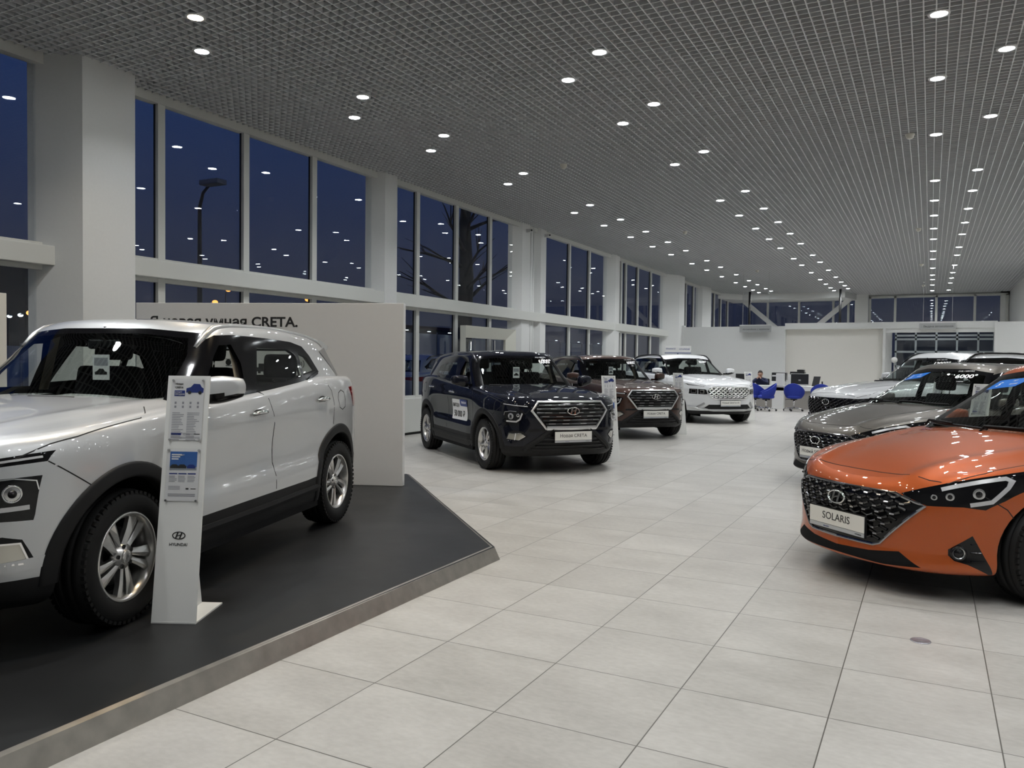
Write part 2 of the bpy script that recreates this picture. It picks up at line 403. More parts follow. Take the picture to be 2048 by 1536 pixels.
for x in (-7.3, -5.8, -4.22, -3.55, -2.6, -1.52, .185, 1.72, 2.95): wf.box((x-.05, 41.66, 3.3), (x+.05, 41.78, 4.7))
wf.box((-9, 41.66, 3.28), (3.0, 41.8, 3.36)); wf.box((-9, 41.66, 4.62), (3.0, 41.8, 4.72))
w = structure(wf.build('window_9')); MB().use(win).box((-8.9, 41.8, 3.3), (3.0, 41.81, 4.7)).build('pane', w)
# dropped beam, white post and diagonal braces of the end bay
sb = MB().use(white)
sb.prism([(-9.0, 38.3), (-8.1, 39.5), (-3.52, 39.5), (-3.1, 41.7), (-9.0, 41.7)], 4.54, ZC)
structure(sb.build('trim_10'))
st = MB().use(white); st.box((-3.24, 41.35, 0), (-2.66, 41.65, ZC)); structure(st.build('trim_11'))
st = MB().use(white); st.bar((-8.45, 41.3, 4.66), (-6.75, 41.3, 3.2), .2, .22); structure(st.build('trim_12'))
st = MB().use(white); st.bar((-3.45, 41.3, 4.6), (-5.05, 41.3, 3.2), .2, .22); structure(st.build('trim_13'))
for i, x in enumerate((-7.5, -3.59)):
    st = MB().use(mat('black_steel', (.015, .015, .016), .4)).cyl((x, 38.2, 2.7), (x, 38.2, ZC), .055, 12); structure(st.build('trim_%d' % (14+i)))
# sectional delivery gate with glazed panels
gt = MB().use(mat('gate_aluminium', (.36, .40, .42), .4, .3))
for x in (-1.45, -.62, .22, 1.05, 1.88, 2.5): gt.box((x-.04, 41.5, 0), (x+.04, 41.6, 3.1))
for z in (.05, .75, 1.42, 2.1, 2.68, 2.85, 3.06): gt.box((-1.5, 41.5, z-.045), (2.55, 41.6, z+.045))
g = tag(structure(gt.build('door_1')))
MB().use(glass('gate_glass', (.5, .55, .58), 1.5)).box((-1.45, 41.53, 0), (2.5, 41.54, 3.05)).build('pane', g)
# walls out of view behind and beside the camera close the hall
structure(MB().use(white).box((XR, YB, 0), (XR+.2, YF, ZC+.42)).build('wall_right'))
structure(MB().use(white).box((XL-.3, YB-.2, 0), (XR+.2, YB, ZC+.42)).build('wall_near'))
# ================================================================== CARS
# car space: x from the front axle to the rear, y to the car's left, z up
def pchip(pts):
    xs = [p[0] for p in pts]; ys = [p[1] for p in pts]; n_ = len(xs)
    d = [(ys[i+1]-ys[i])/(xs[i+1]-xs[i]) for i in range(n_-1)]
    m_ = [d[0]]+[0 if d[i-1]*d[i] <= 0 else 2*d[i-1]*d[i]/(d[i-1]+d[i]) for i in range(1, n_-1)]+[d[-1]]
    def f(x):
        if x <= xs[0]: return ys[0]
        if x >= xs[-1]: return ys[-1]
        i = 0
        while x > xs[i+1]: i += 1
        h = xs[i+1]-xs[i]; t = (x-xs[i])/h
        return (2*t**3-3*t*t+1)*ys[i]+(t**3-2*t*t+t)*h*m_[i]+(-2*t**3+3*t*t)*ys[i+1]+(t**3-t*t)*h*m_[i+1]
    return f
def crom(pts, per):
    out = []; n_ = len(pts); D = len(pts[0])
    for i in range(n_-1):
        p0 = pts[max(i-1, 0)]; p1 = pts[i]; p2 = pts[i+1]; p3 = pts[min(i+2, n_-1)]
        for k in range(per):
            t = k/per
            out.append(tuple(.5*(2*p1[q]+(p2[q]-p0[q])*t+(2*p0[q]-5*p1[q]+4*p2[q]-p3[q])*t*t+(3*p1[q]-p0[q]-3*p2[q]+p3[q])*t**3) for q in range(D)))
    out.append(tuple(pts[-1])); return out

def loft(plan, levels, zb, ztop, per_u=6, per_v=4, ncap=24, deform=None, cap=True, bottom=False):
    """closed-top shell: stacked plan outlines (mirrored) and a crowned cap; returns bmesh"""
    pl = crom(plan, per_u); lv = crom(levels, per_v)
    bm = bmesh.new(); nu = len(pl)
    full = [(s, t, 1) for s, t in pl]+[(s, t, -1) for s, t in pl[-2:0:-1]]
    grid = []
    for f, xf, xr, w in lv:
        row = []
        for s, t, sg in full:
            x = xf+(xr-xf)*s; y = w*max(t, 0)*sg
            z0 = zb(x); z = z0+(ztop(x, y)-z0)*f
            if deform: x, y, z = deform(x, y, z)
            row.append(bm.verts.new((x, y, z)))
        grid.append(row)
    N = len(full)
    for j in range(len(grid)-1):
        for i in range(N):
            k = (i+1) % N
            bm.faces.new((grid[j][i], grid[j+1][i], grid[j+1][k], grid[j][k]))
    if cap:
        ribs = []; f, xf, xr, w = lv[-1]
        for i, (s, t) in enumerate(pl):
            L = grid[-1][i]; Rr = grid[-1][(N-i) % N]
            if L is Rr: ribs.append([L]*(ncap+1)); continue
            rib = []
            for c in range(ncap+1):
                if c == 0: rib.append(L); continue
                if c == ncap: rib.append(Rr); continue
                q = 1-2*c/ncap; x = xf+(xr-xf)*s; y = w*t*q; z = ztop(x, y)
                if deform: x, y, z = deform(x, y, z)
                rib.append(bm.verts.new((x, y, z)))
            ribs.append(rib)
        for i in range(nu-1):
            for c in range(ncap):
                vs = []
                for v in (ribs[i][c], ribs[i+1][c], ribs[i+1][c+1], ribs[i][c+1]):
                    if v not in vs: vs.append(v)
                if len(vs) > 2:
                    try: bm.faces.new(vs)
                    except ValueError: pass
    if bottom:
        for i in range(1, nu-1):
            a, b_ = grid[0][i], grid[0][N-i]; c_, d_ = grid[0][i+1], grid[0][(N-i-1)]
            vs = []
            for v in (a, c_, d_, b_):
                if v not in vs: vs.append(v)
            try: bm.faces.new(vs)
            except ValueError: pass
    bmesh.ops.recalc_face_normals(bm, faces=bm.faces)
    up_ = [f_ for f_ in bm.faces if abs(f_.normal.z) > .9]
    if up_:
        top = max(up_, key=lambda f_: f_.calc_center_median().z)
        if top.normal.z < 0: bmesh.ops.reverse_faces(bm, faces=bm.faces)
    bm.normal_update()
    return bm

class Ref:
    """reference surface: projection and smooth normals"""
    def __init__(s, bms):
        s.co = []; s.no = []; tris = []
        for bm in bms:
            o = len(s.co); bm.verts.index_update(); bm.normal_update()
            s.co += [v.co.copy() for v in bm.verts]; s.no += [v.normal.copy() for v in bm.verts]
            for f in bm.faces:
                q = [o+v.index for v in f.verts]
                for k in range(1, len(q)-1): tris.append((q[0], q[k], q[k+1]))
        s.tris = tris
        s.bvh = BVHTree.FromPolygons(s.co, tris)
    def normal(s, p, i):
        from mathutils.geometry import barycentric_transform as bt
        a, b_, c_ = s.tris[i]
        try: nn = bt(p, s.co[a], s.co[b_], s.co[c_], s.no[a], s.no[b_], s.no[c_])
        except Exception: nn = s.no[a]
        return nn.normalized() if nn.length > 1e-6 else s.no[a].normalized()
    def near(s, p):
        q, n_, i, d = s.bvh.find_nearest(Vector(p)); return q, s.normal(q, i)
    def proj(s, a, b_, axis):
        """axis: 'L' left side, 'R' right side (x,z); 'F' front (y,z); 'B' rear (y,z); 'T' top (x,y)"""
        o, d = {'L': ((a, 3, b_), (0, -1, 0)), 'R': ((a, -3, b_), (0, 1, 0)), 'F': ((-4, a, b_), (1, 0, 0)), 'B': ((8, a, b_), (-1, 0, 0)), 'T': ((a, b_, 4), (0, 0, -1))}[axis]
        q, n_, i, dd = s.bvh.ray_cast(Vector(o), Vector(d))
        if q is None: return s.near({'L': (a, .8, b_), 'R': (a, -.8, b_), 'F': (-.8, a, b_), 'B': (3.4, a, b_), 'T': (a, b_, 1)}[axis])
        return q, s.normal(q, i)

AX = {'L': (0, 2), 'R': (0, 2), 'F': (1, 2), 'B': (1, 2), 'T': (0, 1)}
def inpoly(p, poly):
    x, y = p; c = False; n_ = len(poly)
    for i in range(n_):
        (x1, y1), (x2, y2) = poly[i], poly[i-1]
        if (y1 > y) != (y2 > y) and x < (x2-x1)*(y-y1)/(y2-y1)+x1: c = not c
    return c
def facing(f, ax):
    n_ = f.normal
    return {'L': n_.y > .12, 'R': n_.y < -.12, 'F': n_.x < -.02, 'B': n_.x > .05, 'T': n_.z > .15}[ax]
def cut(bm, poly, ax, filt=None):
    """score the outline into the sheet and return the faces inside it"""
    a, b_ = AX[ax]
    xs = [p[0] for p in poly]; ys = [p[1] for p in poly]; mg_ = .06
    bb = (min(xs)-mg_, max(xs)+mg_, min(ys)-mg_, max(ys)+mg_)
    def reg():
        fs = []
        for f in bm.faces:
            lo0 = min(v.co[a] for v in f.verts); hi0 = max(v.co[a] for v in f.verts); lo1 = min(v.co[b_] for v in f.verts); hi1 = max(v.co[b_] for v in f.verts)
            if hi0 < bb[0] or lo0 > bb[1] or hi1 < bb[2] or lo1 > bb[3]: continue
            if not facing(f, ax): continue
            if filt and not filt(f.calc_center_median()): continue
            fs.append(f)
        return fs
    fs = reg()
    for i in range(len(poly)):
        p, q = poly[i-1], poly[i]
        d = (q[0]-p[0], q[1]-p[1]); L_ = math.hypot(*d)
        if L_ < 1e-6: continue
        co = [0, 0, 0]; no = [0, 0, 0]; co[a], co[b_] = p; no[a], no[b_] = -d[1]/L_, d[0]/L_
        lo = (min(p[0], q[0])-.03, max(p[0], q[0])+.03, min(p[1], q[1])-.03, max(p[1], q[1])+.03)
        sub = []
        for f in fs:
            if not f.is_valid: continue
            m0 = min(v.co[a] for v in f.verts); M0 = max(v.co[a] for v in f.verts); m1 = min(v.co[b_] for v in f.verts); M1 = max(v.co[b_] for v in f.verts)
            if M0 < lo[0] or m0 > lo[1] or M1 < lo[2] or m1 > lo[3]: continue
            sub.append(f)
        if not sub: continue
        es = {e_ for f in sub for e_ in f.edges}; vs = {v for f in sub for v in f.verts}
        bmesh.ops.bisect_plane(bm, geom=list(vs)+list(es)+sub, dist=1e-5, plane_co=co, plane_no=no)
        fs = reg()
    out = []
    for f in fs:
        c_ = f.calc_center_median()
        if inpoly((c_[a], c_[b_]), poly): out.append(f)
    return out
def take(bm, faces, m, inner=None, thick=.018):
    """lift faces off the sheet as their own mesh builder"""
    b_ = MB(); b_.smooth = True; b_.use(m); idx = {}; vs = []; fs = []
    for f in faces:
        r_ = []
        for v in f.verts:
            if v not in idx: idx[v] = len(vs); vs.append(v.co.copy())
            r_.append(idx[v])
        fs.append(r_)
    b_.add(vs, fs, True)
    b_.src = [v.normal.copy() for v in idx]
    if faces: bmesh.ops.delete(bm, geom=faces, context='FACES')
    return b_
def line_in(b_, ref, m, thick=.02):
    """inner lining of a panel"""
    nv = len(b_.v); fs = list(b_.f)
    b_.use(m)
    vs = []
    for p in b_.v[:nv]:
        q, n_ = ref.near(p); vs.append(Vector(p)-n_*thick)
    b_.add(vs, [f[::-1] for f in fs], True)
    cnt = {}
    for f in fs:
        for i in range(len(f)):
            k = (f[i-1], f[i]); cnt[k] = cnt.get(k, 0)+1
    rim = [k for k in cnt if (k[1], k[0]) not in cnt]
    for a_, c_ in rim:
        b_.f.append([c_, a_, nv+a_, nv+c_]); b_.fm.append(b_.cur); b_.sm.append(False)
    b_.lined = nv
    return b_
def finish(b_, ref, name, parent, label=None, ns=None):
    me = b_.mesh(name)
    try:
        lim = getattr(b_, 'lined', len(b_.v)); nl = []
        cache = {}
        for p in me.polygons:
            for li in p.loop_indices:
                vi = me.loops[li].vertex_index
                if p.use_smooth and vi < lim and max(p.vertices) < lim:
                    if vi not in cache: cache[vi] = ref.near(me.vertices[vi].co)[1]
                    nn = cache[vi]
                    if nn.dot(p.normal) < .2: nn = p.normal
                    nl.append(tuple(nn))
                else: nl.append((0, 0, 0))
        me.normals_split_custom_set(nl)
    except Exception as ex: print('normals', name, ex)
    o = bpy.data.objects.new(name, me); C.objects.link(o); o.parent = parent
    if label: o['label'] = label
    return o
def ribbon(b_, ref, pts, w, off=.0012, closed=False, step=.03, crown=0.0, side=0.0):
    """flat or raised band lying on the surface along 3-D points"""
    P3 = [Vector(p) for p in pts]
    if closed: P3.append(P3[0])
    samp = []
    for i in range(len(P3)-1):
        n_ = max(1, int((P3[i+1]-P3[i]).length/step))
        for k in range(n_): samp.append(P3[i].lerp(P3[i+1], k/n_))
    if not closed: samp.append(P3[-1])
    pn_ = [ref.near(p) for p in samp]; L_ = len(pn_)
    vs = []
    for i, (p, n_) in enumerate(pn_):
        a = pn_[(i-1) % L_][0] if (closed or i > 0) else p; c_ = pn_[(i+1) % L_][0] if (closed or i < L_-1) else p
        t = (c_-a).normalized(); s_ = t.cross(n_).normalized()
        # keep the width at mitred corners
        t1 = (p-a).normalized() if (p-a).length > 1e-6 else t; k_ = max(.5, abs(t1.dot(t)))
        hw = w/2/k_
        for q, h in ((-hw, -.004), (-hw, off), (0, off+crown), (hw, off), (hw, -.004)):
            vs.append(p+s_*(q+side)+n_*h)
    fs = []
    for i in range(L_ if closed else L_-1):
        j = (i+1) % L_
        for k in range(4): fs.append((i*5+k, i*5+k+1, j*5+k+1, j*5+k))
    b_.add(vs, fs, False); return b_
def P2(ref, poly, ax, step=.045):
    out = []
    for i in range(len(poly)):
        out.append(ref.proj(poly[i][0], poly[i][1], ax)[0])
        if i+1 < len(poly):
            p, q = poly[i], poly[i+1]; k_ = int(math.hypot(q[0]-p[0], q[1]-p[1])/step)
            for k in range(1, k_): out.append(ref.proj(p[0]+(q[0]-p[0])*k/k_, p[1]+(q[1]-p[1])*k/k_, ax)[0])
    return out
def loop2(ref, poly, ax): return P2(ref, list(poly)+[poly[0]], ax)[:-1]
def decal(b_, ref, poly, ax, off, res=.05):
    """a sheet (sticker, lens) laid on the surface inside an outline"""
    xs = [p[0] for p in poly]; ys = [p[1] for p in poly]
    pts = [Vector(p) for p in poly]; n_ = len(pts); edge = []
    bp = []
    for i in range(n_):
        p, q = pts[i], pts[(i+1) % n_]; k_ = max(1, int((q-p).length/res))
        for k in range(k_): bp.append(p.lerp(q, k/k_))
    nb = len(bp); ed = [(i, (i+1) % nb) for i in range(nb)]
    x = min(xs)+res/2
    while x < max(xs):
        y = min(ys)+res/2
        while y < max(ys):
            if inpoly((x, y), poly) and min((Vector((x, y))-q).length for q in bp) > res*.4: bp.append(Vector((x, y)))
            y += res
        x += res
    r_ = delaunay_2d_cdt(bp, ed, [], 1, 1e-6)
    vs = []
    for p in r_[0]:
        q, nn = ref.proj(p.x, p.y, ax); vs.append(q+nn*off)
    fs = []
    for f in r_[2]:
        f = list(f)
        if len(f) < 3: continue
        nn = (vs[f[1]]-vs[f[0]]).cross(vs[f[2]]-vs[f[0]]); q, n0 = ref.near(vs[f[0]])
        fs.append(f if nn.dot(n0) > 0 else f[::-1])
    b_.add(vs, fs, True); return b_
def mir(poly): return [(-p[0], p[1]) for p in poly]

# ---- shared materials
tyre_m = speckle(mat('tyre_rubber', (.006, .006, .006), .6, spec=.3), 40, .2)
black_gloss = mat('gloss_black_trim', (.004, .004, .005), .1, spec=.4)
black_mat = mat('unpainted_black_plastic', (.009, .009, .0095), .55, spec=.3)
black_in = mat('black_interior', (.006, .006, .0065), .8, spec=.2)
seam_m = mat('panel_gap', (.008, .008, .008), .8)
chrome = mat('chrome', (.82, .82, .82), .07, 1.0)
satin = mat('satin_silver_trim', (.70, .70, .69), .28, .9)
rail_m = mat('satin_silver_roof_rail', (.66, .66, .65), .3, .85)
alloy = mat('silver_alloy', (.66, .65, .63), .26, .85)
alloy_d = mat('dark_brake_parts', (.05, .05, .05), .5, .6)
car_glass = glass('car_glass', (.78, .83, .81), 1.5)
wind_glass = glass('windscreen_glass', (.86, .91, .88), 1.5)
lamp_glass = mat('dark_lamp_lens', (.005, .005, .006), .03, spec=.4)
lamp_clear = mat('lamp_reflector', (.55, .55, .55), .15, .8)
lamp_drl = mat('white_light_guide', (.62, .62, .63), .25, .3)
red_lens = mat('red_tail_lens', (.25, .008, .01), .08, coat=1.0)
fog_m = mat('clear_fog_lens', (.55, .53, .47), .12, .5, coat=1.0)
beige_in = mat('beige_pillar_lining', (.52, .46, .36), .8)
plate_m = mat('white_plate', (.80, .79, .74), .4)
ink = mat('black_print', (.012, .012, .012), .5)
pblue = mat('blue_print', (.012, .035, .22), .4)
sky_blue = mat('bright_blue_sticker', (.015, .17, .62), .35)
paper = mat('white_paper', (.80, .80, .80), .45)
grey_ink = mat('grey_print', (.33, .33, .36), .6)
pwhite = mat('white_print', (.9, .9, .9), .4)

def emblem_mb(b_, mtx, rx, m, thick=.006):
    """slanted H in an oval ring, local x right y up z out"""
    ry = rx*.58
    b_.use(m)
    n_ = 36; vs = []
    prof = [(1.0, 0), (1.0, thick), (.93, thick*1.5), (.86, thick), (.86, 0)]
    for k in range(n_):
        t = 2*PI*k/n_
        for s_, h in prof:
            vs.append(mtx @ Vector((rx*math.cos(t)*s_ if True else 0, (ry-(rx*(1-s_)))*math.sin(t), h)))
    fs = []
    for k in range(n_):
        j = (k+1) % n_
        for q in range(4): fs.append((k*5+q, j*5+q, j*5+q+1, k*5+q+1))
    b_.add(vs, fs, True)
    def sheet(pl):
        n2 = len(pl); vs2 = [mtx @ Vector((x*rx, y*rx, 0)) for x, y in pl]+[mtx @ Vector((x*rx, y*rx, thick*1.2)) for x, y in pl]
        b_.add(vs2, [list(range(n2, 2*n2))]+[(i, (i+1) % n2, n2+(i+1) % n2, n2+i) for i in range(n2)], False)
    sheet([(-.55, -.40), (-.36, -.46), (-.06, .44), (-.24, .50)])
    sheet([(.24, -.50), (.06, -.44), (.36, .46), (.55, .40)][::-1])
    sheet([(-.30, -.06), (-.26, -.17), (-.05, -.05), (.30, .02), (.28, .13), (-.02, .07)])
    return b_

def plate_part(parent, c, txt, w=.52, h=.112, tilt=0.0, tsize=.062, xs=1.0):
    """number-plate board facing the car's front (-x)"""
    mtx = frame(c, (0, -1, 0), (math.sin(tilt), 0, math.cos(tilt)))
    b_ = MB()
    def bx(x0, x1, y0, y1, z0, z1, m):
        b_.use(m); vs = [mtx @ Vector(p) for p in [(x0,y0,z0),(x1,y0,z0),(x1,y1,z0),(x0,y1,z0),(x0,y0,z1),(x1,y0,z1),(x1,y1,z1),(x0,y1,z1)]]
        b_.add(vs, [(3,2,1,0),(4,5,6,7),(0,1,5,4),(1,2,6,5),(2,3,7,6),(3,0,4,7)], False)
    bx(-w/2-.006, w/2+.006, -h/2-.028, h/2+.006, -.014, .0, black_mat)
    bx(-w/2, w/2, -h/2+.004, h/2, 0, .004, plate_m)
    bx(-w/2, w/2, -h/2-.024, -h/2+.001, 0, .003, mat('silver_dealer_strip', (.55, .57, .60), .3, .5))
    o = b_.build('number_plate', parent)
    t = MB(); text_mb(t, txt, tsize, mtx @ Matrix.Translation((0, .004, .0046)), ink, xscale=xs)
    text_mb(t, 'autocentre', .012, mtx @ Matrix.Translation((-.09, -h/2-.012, .0036)), pblue)
    text_mb(t, 'HYUNDAI', .012, mtx @ Matrix.Translation((.20, -h/2-.012, .0036)), ink)
    t.build('plate_lettering', o)
    return o

# ---- wheels
def wheel_meshes(key, R, rim_r, width, style):
    """tyre, rim, brake meshes about the local y axis, outer face at +y"""
    rot = Matrix.Rotation(-PI/2, 4, 'X')       # lathe axis z -> y
    t = MB().use(tyre_m); hw = width/2
    prof = [(rim_r+.004, -hw+.02), (rim_r+.03, -hw+.003), (R-.05, -hw-.004), (R-.02, -hw+.004), (R-.006, -hw+.022), (R, -hw+.045)]
    for q in (-.05, 0, .05):
        prof += [(R, q-.018), (R-.007, q-.015), (R-.007, q-.010), (R, q-.007)]
    prof += [(R, hw-.045), (R-.006, hw-.022), (R-.020, hw-.004), (R-.032, hw+.001), (R-.05, hw+.006), (rim_r+.045, hw+.006), (rim_r+.028, hw+.001), (rim_r+.012, hw-.006), (rim_r+.002, hw-.016)]
    t.lathe(prof, 56, rot)
    for k in range(56):                          # shoulder blocks
        a = 2*PI*(k+.5)/56
        for sgn in (-1, 1):
            c_ = Vector((math.cos(a)*(R-.0165), sgn*(hw-.016), math.sin(a)*(R-.0165)))
            t.obox(c_, (.016, .034, .022), Matrix.Rotation(-a, 3, 'Y'))
    tm = t.mesh('tyre')
    b_ = MB().use(alloy)
    b_.lathe([(rim_r+.006, hw-.020), (rim_r+.008, hw-.010), (rim_r+.001, hw-.006), (rim_r-.008, hw-.010), (rim_r-.016, hw-.028), (rim_r-.028, hw-.05), (rim_r-.034, -hw+.03)], 56, rot)
    b_.use(black_in).lathe([(rim_r-.032, -.02), (.02, -.02)], 32, rot)
    fo = hw-.022; b_.use(alloy)
    # spokes: five pairs of faceted blades
    for k in range(5):
        a0 = 2*PI*k/5+.3
        pair = ((-.42, -.04, .030, .070), (.28, .34, .026, .054)) if style == 0 else ((-.20, -.13, .030, .040), (.20, .13, .030, .040))
        for da0, da1, w0, w1 in pair:
            p0 = a0+da0; p1 = a0+da1
            rr0, rr1 = .045, rim_r-.006
            A = Vector((math.cos(p0)*rr0, 0, math.sin(p0)*rr0)); B = Vector((math.cos(p1)*rr1, 0, math.sin(p1)*rr1))
            d = (B-A).normalized(); s_ = d.cross(Vector((0, 1, 0)))
            y0, y1 = fo-.012, fo-.004
            vs = []
            for P_0, w_, yy_ in ((A, w0, y0), (A.lerp(B, .55), (w0+w1)/2*.95, (y0+y1)/2+.004), (B, w1, y1)):
                vs += [P_0+s_*w_*.5+Vector((0, yy_-.035, 0)), P_0+s_*w_*.5+Vector((0, yy_-.008, 0)), P_0+s_*w_*.12+Vector((0, yy_, 0)), P_0-s_*w_*.5+Vector((0, yy_-.012, 0)), P_0-s_*w_*.5+Vector((0, yy_-.035, 0))]
            fs = []
            for q in range(2):
                for r_ in range(4): fs.append((q*5+r_, q*5+r_+1, q*5+r_+6, q*5+r_+5))
            b_.add(vs, fs, False); b_.add(vs, [f[::-1] for f in fs], False)
    b_.lathe([(.066, fo-.045), (.062, fo-.012), (.036, fo-.006), (.034, fo-.002)], 20, rot)
    rm = b_.mesh('rim')
    c_ = MB().use(alloy).lathe([(.034, fo-.004), (.033, fo+.003), (.028, fo+.006), (.0004, fo+.006)], 20, rot)
    emblem_mb(c_, frame((0, fo+.0055, 0), (-1, 0, 0), (0, 0, 1)), .022, chrome, .002)
    cm = c_.mesh('centre_cap')
    g_ = MB().use(mat('dark_chrome_nut', (.12, .12, .12), .2, 1.0))
    g_.cyl((0, fo-.02, 0), (0, fo-.003, 0), .0105, 8); gm = g_.mesh('wheel_nut')
    d_ = MB().use(mat('brake_disc_steel', (.16, .155, .15), .4, .9)).lathe([(.07, hw-.10), (.145, hw-.10), (.145, hw-.12)], 32, rot)
    d_.use(alloy_d).obox((.11, hw-.095, .05), (.07, .05, .13)); dm = d_.mesh('brake_disc')
    return dict(tyre=tm, rim=rm, cap=cm, nut=gm, disc=dm, R=R)
def add_wheel(parent, W_, x, y, spin, side):
    """side +1 left, -1 right"""
    w = bpy.data.objects.new('wheel', W_['tyre']); C.objects.link(w); w.parent = parent
    w.location = (x, y, W_['R']); w.rotation_euler = (0, spin, 0 if side > 0 else PI)
    for nm in ('rim', 'cap', 'disc'):
        o = bpy.data.objects.new(W_[nm].name.split('.')[0], W_[nm]); C.objects.link(o); o.parent = w
    for k in range(5):
        a = 2*PI*k/5+.3+PI/5
        o = bpy.data.objects.new('wheel_nut', W_['nut']); C.objects.link(o); o.parent = w
        o.location = (math.cos(a)*.0515, 0, math.sin(a)*.0515)
    return w

# ---- cabin
def seat_meshes():
    def cush(c, s, rot=0.0, bev=.05):
        bm = bmesh.new(); bmesh.ops.create_cube(bm, size=1)
        for v in bm.verts: v.co = Vector((v.co.x*s[0], v.co.y*s[1], v.co.z*s[2]))
        bmesh.ops.bevel(bm, geom=bm.edges[:], offset=bev, segments=3, affect='EDGES', profile=.6)
        bmesh.ops.transform(bm, matrix=Matrix.Translation(c) @ Matrix.Rotation(rot, 4, 'Y'), verts=bm.verts)
        return bm
    fab = speckle(mat('black_seat_fabric', (.012, .012, .013), .85), 200, .3)
    b_ = MB().use(fab); b_.smooth = True
    b_.bm(cush((0, 0, 0), (.50, .50, .16)), None, True)
    b_.bm(cush((.27, 0, .34), (.13, .48, .62), .20), None, True)
    sm_ = b_.mesh('seat')
    b_ = MB().use(fab); b_.bm(cush((.36, 0, .79), (.10, .27, .20), .12, .045), None, True)
    b_.use(chrome).cyl((.345, -.06, .62), (.36, -.06, .74), .006, 8).cyl((.345, .06, .62), (.36, .06, .74), .006, 8)
    return sm_, b_.mesh('headrest')
SEAT = seat_meshes()
def add_cabin(root, zs, xs, xr, wd, dash_x, dash_z, dash_w, ws_top, steer=True):
    for y in (.36, -.36):
        s_ = bpy.data.objects.new('front_seat', SEAT[0]); C.objects.link(s_); s_.parent = root; s_.location = (xs, y, zs)
        h = bpy.data.objects.new('headrest', SEAT[1]); C.objects.link(h); h.parent = s_
    rbm = MB().use(mat('black_seat_fabric')); rbm.box((xr-.05, -wd+.12, zs-.12), (xr+.42, wd-.12, zs+.06), .05)
    rbm.box((xr+.36, -wd+.12, zs-.05), (xr+.52, wd-.12, zs+.52), .05)
    rbo = rbm.build('rear_bench', root)
    for y in (.38, -.38):
        h = bpy.data.objects.new('headrest', SEAT[1]); C.objects.link(h); h.parent = rbo; h.location = (xr+.08, y, zs-.14)
    d_ = MB().use(mat('dark_dashboard', (.02, .02, .021), .6))
    prof = [(dash_x, dash_z-.03), (dash_x+.30, dash_z+.015), (dash_x+.52, dash_z+.0), (dash_x+.60, dash_z-.08), (dash_x+.55, dash_z-.45), (dash_x, dash_z-.45)]
    n_ = len(prof)
    d_.add([(x, -dash_w, z) for x, z in prof]+[(x, dash_w, z) for x, z in prof], [list(range(n_))[::-1], list(range(n_, 2*n_))]+[(i, (i+1) % n_, n_+(i+1) % n_, n_+i) for i in range(n_)], False)
    d_.build('dashboard', root)
    w_ = MB().use(black_in); c0 = Vector((dash_x+.72, -.36, dash_z+.0)); ax_ = Vector((-.42, 0, .90)).normalized(); e1 = Vector((0, 1, 0)); e2 = ax_.cross(e1)
    w_.tube([c0+(e1*math.cos(2*PI*k/28)+e2*math.sin(2*PI*k/28))*.185 for k in range(28)], .016, 8, closed=True)
    w_.tube([c0-e1*.17, c0+e1*.17], .02, 8).tube([c0, c0+e2*.17], .02, 8).ball(tuple(c0), (.06, .06, .05), 10, 8).cyl(tuple(c0), tuple(c0+Vector((-.25, 0, -.08))), .03, 8)
    w_.build('steering_wheel', root)
    r_ = MB().use(black_gloss); r_.box((ws_top[0]-.02, -.12, ws_top[1]-.12), (ws_top[0]+.01, .12, ws_top[1]-.055), .015); r_.cyl((ws_top[0]-.02, 0, ws_top[1]-.06), (ws_top[0], 0, ws_top[1]+.02), .012, 8)
    r_.build('rear_view_mirror', root)

def mirror_part(root, c, s, m, side, size=(.13, .24, .155)):
    bm = bmesh.new(); bmesh.ops.create_cube(bm, size=1)
    bmesh.ops.subdivide_edges(bm, edges=bm.edges[:], cuts=5, use_grid_fill=True)
    up_m, lo = [], []
    for v in bm.verts:
        p = v.co*2; k = 1.0
        q = Vector((p.x*math.sqrt(max(0, 1-p.y*p.y/2-p.z*p.z/2+p.y*p.y*p.z*p.z/3)), p.y*math.sqrt(max(0, 1-p.x*p.x/2-p.z*p.z/2+p.x*p.x*p.z*p.z/3)), p.z*math.sqrt(max(0, 1-p.x*p.x/2-p.y*p.y/2+p.x*p.x*p.y*p.y/3))))
        q = q.lerp(p, .42)
        tp = 1-.22*q.y*(1 if side > 0 else -1)
        v.co = Vector((q.x*size[0]/2*tp+(.02*q.y*side), q.y*size[1]/2, q.z*size[2]/2*tp+.012*q.y*side))
        if q.x > .6: v.co.x = size[0]/2*.62
    b_ = MB()
    for f in bm.faces:
        cc = f.calc_center_median()
        mm = chrome if cc.x > size[0]*.29 else (m if cc.z > -size[2]*.17 else black_gloss)
        b_.use(mm).add([v.co+Vector(c) for v in f.verts], [list(range(len(f.verts)))], True)
    bm.free()
    b_.use(black_gloss).bar(Vector(c)+Vector((.0, -side*size[1]*.38, -size[2]*.40)), Vector(s), .07, .035)
    me = b_.mesh('door_mirror'); bm = bmesh.new(); bm.from_mesh(me); bmesh.ops.remove_doubles(bm, verts=bm.verts, dist=1e-5); bm.to_mesh(me); bm.free()
    o = bpy.data.objects.new('door_mirror', me); C.objects.link(o); o.parent = root; return o

